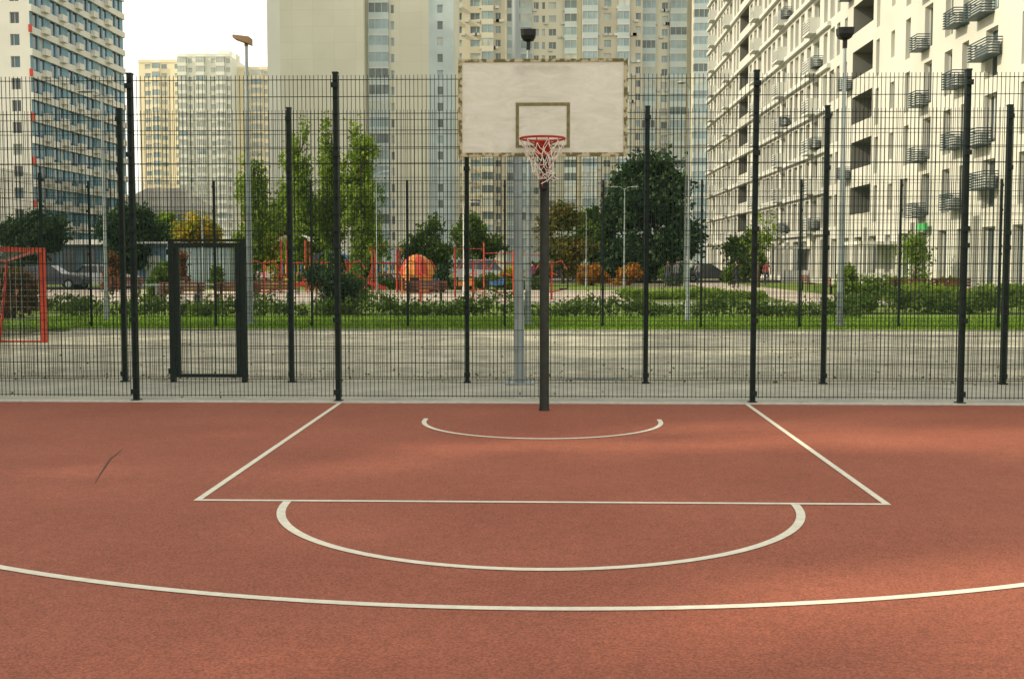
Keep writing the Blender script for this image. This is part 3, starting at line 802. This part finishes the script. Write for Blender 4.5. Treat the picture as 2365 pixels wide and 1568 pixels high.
def block(name, x0, x1, y0, y1, cols, nfl, H, z0=0.0, seed=0, rec=0.18, **kw):
    e = root(name); b = B(); L = x1-x0; s = sum(c[0] for c in cols); k = L/s
    cols = [(c[0]*k,)+tuple(c[1:]) for c in cols]
    u, F = facade(b, (x0, y0, 0), (1, 0, 0), (0, -1, 0), cols, nfl, H, z0, rec=rec, seed=seed, **kw)
    zt = z0+nfl*H
    if z0 > 0: b.quad((x0, y0, 0), (x1, y0, 0), (x1, y0, z0), (x0, y0, z0), 5)
    b.quad((x0, y0, 0), (x0, y1, 0), (x0, y1, zt), (x0, y0, zt), 0); b.quad((x1, y0, 0), (x1, y1, 0), (x1, y1, zt), (x1, y0, zt), 0)
    b.quad((x0, y1, 0), (x1, y1, 0), (x1, y1, zt), (x0, y1, zt), 0); b.quad((x0, y0, zt), (x1, y0, zt), (x1, y1, zt), (x0, y1, zt), 0)
    b.fbox(F, 0, L, zt, zt+1.0, -0.3, 0.15, 0)
    return e, b, F
def panel_wall(name, c1, c2):
    m = mat(name, c1, 0.9, 0, 0.07, col2=c2, detail=5, contrast=(0.35, 0.65))
    nt = m.node_tree; n, l = nt.nodes, nt.links; b = n["Principled BSDF"]
    src = b.inputs["Base Color"].links[0].from_socket
    tc = n.new("ShaderNodeTexCoord"); mp = n.new("ShaderNodeMapping"); mp.inputs["Rotation"].default_value = (math.pi/2, 0, 0)
    l.new(tc.outputs["Object"], mp.inputs[0])
    br = n.new("ShaderNodeTexBrick"); br.inputs["Scale"].default_value = 1; br.inputs["Brick Width"].default_value = 3.6; br.inputs["Row Height"].default_value = 2.75
    br.offset = 0; br.inputs["Mortar Size"].default_value = 0.03
    br.inputs["Color1"].default_value = (1, 1, 1, 1); br.inputs["Color2"].default_value = (0.96, 0.96, 0.96, 1); br.inputs["Mortar"].default_value = (0.87, 0.87, 0.85, 1)
    l.new(mp.outputs[0], br.inputs[0])
    mm = n.new("ShaderNodeMixRGB"); mm.blend_type = 'MULTIPLY'; mm.inputs[0].default_value = 1
    l.new(src, mm.inputs[1]); l.new(br.outputs[0], mm.inputs[2]); l.new(mm.outputs[0], b.inputs["Base Color"])
    return m
BE = panel_wall("beige_panel_wall", (0.61, 0.60, 0.48), (0.71, 0.70, 0.57))
BEP = mat("beige_render", (0.62, 0.60, 0.48), 0.9, 0.07, 0.08)
BE2 = mat("beige_brick", (0.57, 0.53, 0.41), 0.9, 0.10, 0.15)
BLU = mat("blue_grey_panel", (0.46, 0.54, 0.53), 0.8, 0.1, 0.3)
YEL = mat("yellow_render_hazed", (0.78, 0.70, 0.50), 0.9, 0.06, 0.1)  # far tower walls, yellow and pale: haze is put into the lighter colour
PALE = mat("pale_render", (0.72, 0.73, 0.63), 0.9, 0.05, 0.1)
BROWN = mat("plinth_brown", (0.14, 0.11, 0.08), 0.9, 0.2, 0.5)
Hc = 2.75
e, b, F = block("apartment_building", -47.4, -31.0, 200, 214, [(2.2, 'W'), (14.2, 'w')], 31, Hc, z0=4.5, seed=1)
b.build("walls_and_windows", e, [BE, F_DARK, F_BLUE, F_PALE, FRM, PALE, M['black']])
e, b, F = block("apartment_building", -31.0, -16.0, 202.5, 216, [(0.5, 'w'), (3.4, 'g', 0.7), (1.2, 'n', .5), (5.6, 'w'), (1.0, 'W'), (1.8, 'N', .55), (1.4, 'W')], 31, Hc, z0=4.5, seed=2)
b.build("walls_and_windows", e, [BE, F_DARK, F_BLUE, F_PALE, FRM, BLU, M['black']])
segs = [(-20.5, -8.2, 238, BE2, [(1.5, 'w'), (2.2, 'n', .7), (1.0, 'w'), (2.6, 'n', .75), (2.4, 'g', .5), (1.8, 'n', .6), (0.8, 'w')]),
        (-8.2, 7.0, 241, BEP, [(2.6, 'g', 1.0), (2.2, 'g', .7), (1.6, 'n', .6), (1.2, 'n', .5), (2.2, 'n', .65), (1.2, 'w'), (2.4, 'g', .65), (1.0, 'w')]),
        (7.0, 19.0, 239, BE2, [(2.8, 'g', 1.0), (0.8, 'w'), (2.0, 'n', .65), (0.8, 'w'), (2.2, 'g', .7), (0.8, 'w'), (1.6, 'n', .6)]),
        (19.0, 29.0, 242, BEP, [(2.5, 'g', 1.2), (0.8, 'w'), (1.8, 'n', .6), (3.0, 'g', 1.0), (0.8, 'w')]),
        (29.0, 46.0, 238, BE2, [(3.0, 'g', 1.0), (1.4, 'n', .6), (3.2, 'g', 1.2), (2.0, 'n', .6), (3.0, 'g', 1.2), (2, 'n', .6), (2.4, 'g', 1)])]
for i, (x0, x1, y0, wm, cl) in enumerate(segs):
    e, b, F = block("apartment_building", x0, x1, y0, y0+14, cl, 28, 2.65, z0=4.0, seed=20+i, glassw=(.4, .3, .3))
    rn = random.Random(i)
    for k in range(70):
        uu = rn.uniform(0.5, x1-x0-1.2); zz = 4.0+2.65*rn.randrange(26)+0.35
        b.fbox(F, uu, uu+0.8, zz, zz+0.5, 0.003, 0.36, 4)
    b.build("walls_and_windows", e, [wm, F_DARK, F_BLUE, F_PALE, FRM, BLU if i != 0 else BEP, M['black']])

e, b, F = block("apartment_building", -139, -124, 400, 420, [(1.5, 'w'), (3, 'n', .6), (2.2, 'g', .8), (3, 'n', .6), (1.2, 'w'), (3, 'n', .6)], 23, 3.0, seed=31, glassw=(.05, .2, .75))
b.build("walls_and_windows", e, [YEL, F_BLUE, F_BLUE, F_PALE, FRM, YEL, M['black']])
e, b, F = block("apartment_building", -124, -106, 396, 420, [(2.5, 'g', 1.2), (2, 'n', .6), (1.0, 'w'), (2.4, 'g', 1.2), (1.4, 'w'), (2.2, 'n', .6), (2.4, 'g', 1.0), (2.0, 'n', .6)], 23, 3.05, seed=32, glassw=(.05, .2, .75))
for (x, y, z, w_, hh) in ((-121, 405, 70.2, 5, 2.8), (-113, 405, 70.2, 4, 3.5), (-108.5, 402, 70.2, 2.5, 2)):
    b.box(x, y, z, x+w_, y+5, z+hh, 0)
b.cyl((-117, 406, 70), (-117, 406, 80), 0.15, 0.08, 5, 4)
for zz in (74, 76, 78): b.cyl((-119, 406, zz-.6), (-115, 406, zz), 0.08, 0.08, 4, 4)
b.build("walls_and_windows", e, [PALE, F_BLUE, F_PALE, F_PALE, FRM, PALE, M['black']])
e, b, F = block("apartment_building", -106, -93, 404, 420, [(1.0, 'w'), (2, 'n', .6), (2.4, 'g', .8), (2, 'n', .6), (1, 'w')], 22, 3.05, seed=33, glassw=(.05, .2, .75))
b.build("walls_and_windows", e, [YEL, F_BLUE, F_PALE, F_PALE, FRM, YEL, M['black']])
e = root("low_house"); b = B()  # small house with a mansard roof
u, F = facade(b, (-72, 195, 0), (1, 0, 0), (0, -1, 0), [(1, 'w')]+[(2.2, 'n', .5)]*5+[(1, 'w')], 3, 3.4, 0, seed=5)
x1 = -72+u
for (p, q) in (((-72, 195), (-72, 207)), ((x1, 195), (x1, 207)), ((-72, 207), (x1, 207))):
    b.quad((p[0], p[1], 0), (q[0], q[1], 0), (q[0], q[1], 10.2), (p[0], p[1], 10.2), 0)
b.box(-72.5, 194.5, 10.2, x1+.5, 207.5, 10.9, 4)
b.poly([(-72.5, 194.5, 10.9), (x1+.5, 194.5, 10.9), (x1-3.5, 200, 14.2), (-68.5, 200, 14.2)], 5); b.poly([(-72.5, 207.5, 10.9), (x1+.5, 207.5, 10.9), (x1-3.5, 202, 14.2), (-68.5, 202, 14.2)], 5)
b.poly([(-72.5, 194.5, 10.9), (-68.5, 200, 14.2), (-68.5, 202, 14.2), (-72.5, 207.5, 10.9)], 5); b.poly([(x1+.5, 194.5, 10.9), (x1-3.5, 200, 14.2), (x1-3.5, 202, 14.2), (x1+.5, 207.5, 10.9)], 5)
b.poly([(-68.5, 200, 14.2), (x1-3.5, 200, 14.2), (x1-3.5, 202, 14.2), (-68.5, 202, 14.2)], 5)
b.build("walls_and_roof", e, [PALE, F_DARK, F_BLUE, F_PALE, FRM, mat("grey_roof", (0.42, 0.40, 0.34), 0.8, 0.1, 0.5)])

# --- left tower: corner at (-71.3,162)
e = root("apartment_building"); b = B()
WH = mat("white_band_render", (0.64, 0.64, 0.57), 0.85, 0.05, 0.3)
TE = mat("teal_cladding", (0.15, 0.29, 0.36), 0.6, 0.12, 0.3)
Hl = 3.0; nf = 24; z0 = 3.5; XC = -71.3
c1 = [(1.2, 'w')]+[(2.6, 'n', .5), (0.8, 'w')]*9
L1 = sum(c[0] for c in c1)
facade(b, (XC-L1, 162, 0), (1, 0, 0), (0, -1, 0), c1, nf, Hl, z0, seed=41, rec=0.25, glassw=(.7, .2, .1))
c2 = []
while sum(c[0] for c in c2) < 35: c2 += [(0.7, 'W'), (2.0, 'T', .75), (2.2, 'T', .7), (1.1, 'W')]
L2 = sum(c[0] for c in c2)
_, F = facade(b, (XC, 162, 0), (0, 1, 0), (1, 0, 0), c2, nf, Hl, z0, seed=42, rec=0.15, glassw=(.35, .55, .1), frame=False)
for i in range(nf+1):
    b.fbox(F, -0.1, L2, z0+i*Hl-0.45, z0+i*Hl+0.50, 0.004, 0.35, 0)
    for uu in range(3, int(L2)-3, 6):
        if i < nf: b.fbox(F, uu, uu+1.8, z0+i*Hl+0.1, z0+i*Hl+1.0, 0.36, 0.95, 0)
for i in range(0, nf, 2):
    b.box(XC-0.05, 161.7, z0+i*Hl-0.3, XC+0.4, 161.89, z0+i*Hl+0.7, 6)
zt = z0+nf*Hl; xl = XC-L1; yb = 162+L2
b.quad((xl, 162, 0), (XC, 162, 0), (XC, 162, z0), (xl, 162, z0), 5); b.quad((XC, 162, 0), (XC, yb, 0), (XC, yb, z0), (XC, 162, z0), 5)
b.quad((xl, 162, 0), (xl, yb, 0), (xl, yb, zt), (xl, 162, zt), 0); b.quad((xl, yb, 0), (XC, yb, 0), (XC, yb, zt), (xl, yb, zt), 0)
b.quad((xl, 162, zt), (XC, 162, zt), (XC, yb, zt), (xl, yb, zt), 0)
b.build("walls_and_windows", e, [WH, G_DARK, G_TEAL, G_PALE, FRM, TE, M['red']])

e = root("utility_shed"); b = B()
b.box(-28.0, 80, 0, -26.0, 84, 2.9, 0); b.box(-25.99, 79.5, 0, -21.6, 84, 2.7, 1)
b.box(-28.2, 79.3, 2.92, -25.8, 84.2, 3.05, 2); b.box(-25.79, 79.2, 2.72, -21.4, 84.2, 2.86, 2)
for k in range(22): b.box(-25.9+k*0.2, 79.44, 0.05, -25.82+k*0.2, 79.497, 2.68, 1)
b.box(-27.5, 79.95, 0.05, -26.5, 79.997, 2.1, 2)
b.build("body", e, [M['bg'], mat("shed_cladding", (0.34, 0.41, 0.43), 0.6, 0.08, 1), M['grey']])
e = root("entrance_pavilion"); b = B()
b.box(-52, 118, 0, -34, 124, 3.4, 0); b.box(-52.4, 117, 3.41, -33.6, 124.4, 3.9, 1)
for k in range(8): b.box(-51.3+k*2.1, 117.95, 0.5, -49.9+k*2.1, 117.997, 2.9, 2)
b.build("body", e, [M['bg'], M['white'], G_DARK])

# ------------------------------------------------------------------ playground + gym
def play_tower(x, y, sc=1.0, rm=0):
    r = root("play_tower"); b = B()
    for dx in (-.7, .7):
        for dy in (-.7, .7): b.cyl((x+dx, y+dy, 0), (x+dx, y+dy, 2.35*sc), 0.05, n=8, mi=0)
    b.box(x-.75, y-.75, .95, x+.75, y+.75, 1.03, 1)
    for k in range(8): b.box(x-.66+k*.18, y-.74, 1.03, x-.60+k*.18, y-.70, 1.6, 4 if k % 2 else 5)
    b.box(x-.75, y-.78, 1.6, x+.75, y-.69, 1.67, 0)
    for k in range(6):
        t0, t1 = math.pi*k/6, math.pi*(k+1)/6; z_ = 2.3*sc
        b.quad((x-.9*math.cos(t0), y-.85, z_+.4*math.sin(t0)), (x-.9*math.cos(t1), y-.85, z_+.4*math.sin(t1)), (x-.9*math.cos(t1), y+.85, z_+.4*math.sin(t1)), (x-.9*math.cos(t0), y+.85, z_+.4*math.sin(t0)), rm)
    f_ = lambda t: 1.0*(1-t)**1.2+0.15
    for k in range(8):
        t0, t1 = k/8, (k+1)/8
        b.quad((x+.75+2.2*t0, y-.3, f_(t0)), (x+.75+2.2*t1, y-.3, f_(t1)), (x+.75+2.2*t1, y+.3, f_(t1)), (x+.75+2.2*t0, y+.3, f_(t0)), 2)
        for s in (-.3, .3): b.quad((x+.75+2.2*t0, y+s, f_(t0)), (x+.75+2.2*t1, y+s, f_(t1)), (x+.75+2.2*t1, y+s, f_(t1)+.2), (x+.75+2.2*t0, y+s, f_(t0)+.2), 0)
    for s in (-.3, .3): b.cyl((x-1.3, y+s, 0), (x-.75, y+s, 1.4), 0.025, n=6, mi=0)
    for k in range(5): b.cyl((x-1.25+k*.1, y-.3, .2+k*.25), (x-1.25+k*.1, y+.3, .2+k*.25), 0.02, n=6, mi=0)
    b.build("structure", r, [M['red'], M['wood'], M['orange'], M['white'], M['yellow'], M['blue']])
play_tower(-9.2, 67, 1.0, 2); play_tower(-14.6, 68, 1.25, 3); play_tower(-11.8, 64, 0.8, 5)
# round play tent
r = root("play_tent"); b = B()
b.cyl((-7.1, 64, 0.0), (-7.1, 64, 1.0), 0.85, 0.85, 16, 1, caps=False)
b.sphere((-7.1, 64, 1.0), 0.95, 0.95, 1.1, (0, 1), 16, 6, half=True)
b.box(-7.4, 63.1, 0.0, -6.8, 63.14, 0.85, 2)
b.build("canopy", r, [M['red'], M['orange'], M['black']])
def rider(x, y, m):
    r = root("spring_rider"); b = B()
    pts = [(x+.1*math.cos(t*1.2), y+.1*math.sin(t*1.2), .02+t*.02) for t in range(20)]
    b.tube(pts, .018, 5, 1)
    b.poly([(x-.4, y-.03, .42), (x+.4, y-.03, .42), (x+.5, y-.03, .8), (x+.25, y-.03, .9), (x+.12, y-.03, .62), (x-.2, y-.03, .6), (x-.45, y-.03, .8)])
    b.poly([(x-.4, y+.03, .42), (x+.4, y+.03, .42), (x+.5, y+.03, .8), (x+.25, y+.03, .9), (x+.12, y+.03, .62), (x-.2, y+.03, .6), (x-.45, y+.03, .8)])
    b.box(x-.18, y-.15, .6, x+.1, y+.15, .64); b.cyl((x+.22, y-.2, .78), (x+.22, y+.2, .78), .018, n=6, mi=1)
    b.build("body", r, [M[m], M['black']])
for (x, y, m) in ((-10.2, 58, 'yellow'), (-6.0, 60, 'blue'), (-4.4, 62, 'orange'), (-12.8, 60, 'red'), (-2.8, 64, 'blue'), (-14.2, 62, 'yellow')): rider(x, y, m)
def gym(x, y, k):
    r = root("outdoor_gym_machine"); b = B()
    b.cyl((x, y, 0), (x, y, 1.7), 0.05, n=8); b.box(x-.2, y-.2, 0, x+.2, y+.2, .02)
    b.tube([(x, y, 1.6), (x+.45, y, 1.75), (x+.7, y, 1.35)], 0.025, 6); b.tube([(x, y, 1.6), (x-.45, y, 1.75), (x-.7, y, 1.35)], 0.025, 6)
    b.tube([(x, y, .35), (x+.55, y, .45)], .03, 6); b.tube([(x, y, .35), (x-.55, y, .45)], .03, 6)
    for s in (-1, 1):
        b.box(x+s*.55-.18, y-.18, .45, x+s*.55+.18, y+.18, .51, 1); b.box(x+s*.72-.03, y-.17, .511, x+s*.72+.03, y+.17, 1.0, 1)
    b.tube([(x-.25, y-.3, 1.1), (x, y, 1.2), (x+.25, y-.3, 1.1)], .02, 6)
    b.build("frame", r, [M['red'], M['black']])
for k, (x, y) in enumerate(((-8.6, 51), (-5.4, 50), (-3.4, 54), (-1.8, 50.5), (0.2, 53), (-12.6, 52))): gym(x, y, k)
r = root("pull_up_bars"); b = B()
for i, (x, z) in enumerate(((-4.4, 2.3), (-3.0, 2.5), (-1.6, 2.1), (-0.2, 2.1))):
    b.cyl((x, 56, 0), (x, 56, z+.1), 0.04, n=8)
for (xa, xb_, z) in ((-4.4, -3.0, 2.3), (-3.0, -1.6, 2.1), (-1.6, -.2, 2.0)): b.cyl((xa, 56, z), (xb_, 56, z), .022, n=6)
b.build("bars", r, [M['red']])
def bench(x, y, rz, L=1.8):
    r = root("park_bench", (x, y, 0), rz); b = B()
    for k in range(4): b.box(-L/2, -.22+k*.115, .43, L/2, -.13+k*.115, .465)
    for k in range(3): b.box(-L/2, .255+k*.02, .55+k*.13, L/2, .28+k*.02, .65+k*.13)
    b.build("slats", r, [M['wood']])
    b = B()
    for s in (-L/2+.2, L/2-.26):
        b.box(s, -.2, 0, s+.06, -.15, .43); b.box(s, .2, 0, s+.06, .25, .86); b.box(s, -.15, .38, s+.06, .2, .425)
    b.build("legs", r, [M['black']])
for (x, y, rz) in ((-5.0, 47.9, 0), (-11.3, 48, 0), (-14.2, 45, 0), (-12.0, 45, 0), (14.9, 62, math.pi/2), (16.6, 54, 0), (18.8, 55, 0), (15.5, 70, math.pi/2), (-19.5, 60, 0), (-21.8, 60, 0)):
    bench(x, y, rz)
r = root("sports_table"); b = B(); x, y = -15.5, 49
b.box(x-1.3, y-.7, .7, x+1.3, y+.7, .76); b.box(x-.9, y-.4, 0, x-.75, y+.4, .7); b.box(x+.75, y-.4, 0, x+.9, y+.4, .7)
b.box(x-.02, y-.75, .761, x+.02, y+.75, .9); b.build("table", r, [M['galv']])
r = root("low_steel_strip"); b = B()  # low steel strip lying along the path edge
b.tube([(0.28, 16.62, 0), (0.28, 16.62, 0.045), (1.08, 16.62, 0.045), (1.08, 16.62, 0)], 0.012, 6); b.build("rail", r, [M['galv']])

# ------------------------------------------------------------------ cars
def car(x, y, rz, col, van=False):
    r = root("parked_car", (x, y, 0.008), rz); b = B()
    if van: side = [(-2.3, .35), (-2.35, .8), (-2.25, 1.1), (2.1, .95), (2.3, .75), (2.3, .35)]; cab = [(-2.2, 1.05), (-2.1, 1.85), (.9, 1.85), (1.6, 1.0)]
    else: side = [(-2.1, .3), (-2.2, .6), (-2.1, .95), (-1.4, 1.0), (1.0, .95), (1.95, .8), (2.15, .6), (2.12, .3)]; cab = [(-1.7, .98), (-1.15, 1.45), (.25, 1.47), (1.0, .94)]
    W = .88
    def ext(poly, w0, w1, mi, wtop=None):
        a = [(p[0], -w0, p[1]) for p in poly]; c = [(p[0], w0, p[1]) for p in poly]
        if wtop is not None:
            zm = max(p[1] for p in poly)
            a = [(p[0], -(wtop if p[1] > zm-.1 else w0), p[1]) for p in poly]; c = [(p[0], -q[1], p[1]) for p, q in zip(poly, a)]
        b.poly(a, mi); b.poly(list(reversed(c)), mi)
        for k in range(len(poly)):
            k2 = (k+1) % len(poly); b.quad(a[k], a[k2], c[k2], c[k], mi)
    ext(side, W, W, 0); ext(cab, W-.06, W-.06, 1, wtop=W-.22)
    zt = max(p[1] for p in cab)
    b.box(cab[1][0]+.02, -(W-.2), zt-.03, cab[2][0], W-.2, zt+.02, 0)
    xm = (cab[1][0]+cab[2][0])/2
    b.cyl((xm, -(W-.05), .96), (xm, -(W-.21), zt), .04, n=4, mi=0); b.cyl((xm, (W-.05), .96), (xm, (W-.21), zt), .04, n=4, mi=0)
    for sx in (-1.35, 1.35):
        for sy in (-1, 1):
            b.cyl((sx, sy*(W-.18), .32), (sx, sy*(W+.015), .32), .32, n=16, mi=2); b.cyl((sx, sy*(W+.016), .32), (sx, sy*(W+.025), .32), .19, n=12, mi=3)
    xe = max(p[0] for p in side)
    for sy in (-.62, .62):
        b.box(xe-.12, sy-.18, .62, xe-.0, sy+.18, .76, 3); b.box(-xe-.04, sy-.16, .7, -xe+.05, sy+.16, .88, 4)
    b.build("body", r, [mat("car_paint", col, .3, .05, 2, spec=.6), M['carglass'], M['tyre'], M['galv'], M['red']])
for (x, y, rz, c, v) in ((-5.4, 99, .05, (.55, .56, .55), True), (0.6, 100, 0, (.04, .05, .07), False), (5.6, 99, .05, (.05, .08, .16), False), (9.2, 100, .1, (.35, .06, .05), False),
                         (13.5, 99, 0, (.08, .09, .1), False), (-32.2, 74.5, .5, (.04, .05, .07), False), (-28.2, 74, .5, (.5, .52, .52), False), (-30.6, 71.5, .1, (.03, .04, .06), False), (-43, 98, 0, (.5, .5, .5), False),
                         (-24.5, 100, 0, (.6, .6, .6), False), (-18.8, 100, 0, (.08, .1, .2), False), (-12, 100, 0, (.45, .46, .46), False), (-36.5, 76, .3, (.06, .07, .1), True)):
    car(x, y, rz, c, v)

# ------------------------------------------------------------------ people
def person(x, y, face, shirt, pants, stride=0.18, hgt=1.72):
    r = root("pedestrian", (x, y, 0), face); s = hgt/1.72
    me = bpy.data.meshes.new("body")
    st = stride
    J = [((0, 0, .93), .135), ((0, 0, 1.15), .13), ((0, 0, 1.38), .15), ((0, 0, 1.50), .055), ((0, .01, 1.56), .055),
         ((.10, 0, .88), .095), ((.10, st*.5, .50), .062), ((.10, st, .09), .042), ((.10, st+.17, .04), .035),
         ((-.10, 0, .88), .095), ((-.10, -st*.3, .50), .062), ((-.10, -st, .10), .042), ((-.10, -st+.16, .04), .035),
         ((.20, 0, 1.40), .06), ((.25, -.06, 1.12), .043), ((.24, .06, .88), .033), ((.24, .10, .79), .03),
         ((-.20, 0, 1.40), .06), ((-.25, .08, 1.12), .043), ((-.24, .18, .90), .033), ((-.24, .22, .82), .03)]
    E = [(0, 1), (1, 2), (2, 3), (3, 4), (0, 5), (5, 6), (6, 7), (7, 8), (0, 9), (9, 10), (10, 11), (11, 12), (2, 13), (13, 14), (14, 15), (15, 16), (2, 17), (17, 18), (18, 19), (19, 20)]
    me.from_pydata([tuple(c*s for c in j[0]) for j in J], E, [])
    ob = bpy.data.objects.new("body", me); COL.objects.link(ob); ob.parent = r
    sk = ob.modifiers.new("skin", 'SKIN')
    for i, j in enumerate(J):
        me.skin_vertices[0].data[i].radius = (j[1]*s, j[1]*s*(.75 if i in (1, 2) else 1)); me.skin_vertices[0].data[i].use_root = (i == 0)
    ss = ob.modifiers.new("sub", 'SUBSURF'); ss.levels = 1; ss.render_levels = 1
    m = bpy.data.materials.new("clothing"); m.use_nodes = True; n, l = m.node_tree.nodes, m.node_tree.links
    tc = n.new("ShaderNodeTexCoord"); sep = n.new("ShaderNodeSeparateXYZ"); l.new(tc.outputs["Object"], sep.inputs[0])
    cr = n.new("ShaderNodeValToRGB"); cr.color_ramp.interpolation = 'CONSTANT'
    cr.color_ramp.elements[0].position = 0; cr.color_ramp.elements[0].color = (.02, .02, .02, 1)
    cr.color_ramp.elements[1].position = .045; cr.color_ramp.elements[1].color = (*pants, 1)
    e1 = cr.color_ramp.elements.new(.95*s/2); e1.color = (*shirt, 1)
    e2 = cr.color_ramp.elements.new(1.47*s/2); e2.color = (.42, .24, .17, 1)
    dv = n.new("ShaderNodeMath"); dv.operation = 'MULTIPLY'; dv.inputs[1].default_value = .5
    l.new(sep.outputs[2], dv.inputs[0]); l.new(dv.outputs[0], cr.inputs[0]); l.new(cr.outputs[0], n["Principled BSDF"].inputs["Base Color"])
    n["Principled BSDF"].inputs["Roughness"].default_value = .85
    me.materials.append(m)
    hz = 1.62*s; hy = 0.02
    b = B(); b.sphere((0, hy, hz), .075*s, .095*s, .115*s, 0); b.sphere((0, hy+.10*s, hz-.01), .014, .02, .02, 0, 6, 4)
    for q in (-1, 1): b.sphere((q*.078*s, hy, hz-.01), .012, .02, .03, 0, 6, 4); b.sphere((q*.03, hy+.085*s, hz+.01), .01, .012, .008, 1, 6, 4)
    b.sphere((0, hy-.018, hz+.03), .083*s, .095*s, .105*s, 1)
    b.build("head", r, [M['skin'], M['hair']], smooth=True)
person(7.9, 77, 2.6, (.03, .03, .035), (.03, .04, .06)); person(8.7, 79, 2.9, (.10, .11, .13), (.02, .02, .03)); person(11.0, 86, .4, (.3, .3, .32), (.05, .06, .09))
person(12.2, 76, 1.2, (.02, .02, .03), (.02, .02, .03)); person(15.6, 84, 3.0, (.25, .05, .05), (.03, .03, .05))
person(-24.0, 76, -.5, (.02, .02, .025), (.02, .02, .025))
person(-0.9, 72, 1.0, (.3, .08, .2), (.04, .05, .1))
print("DONE objects", len(bpy.data.objects))
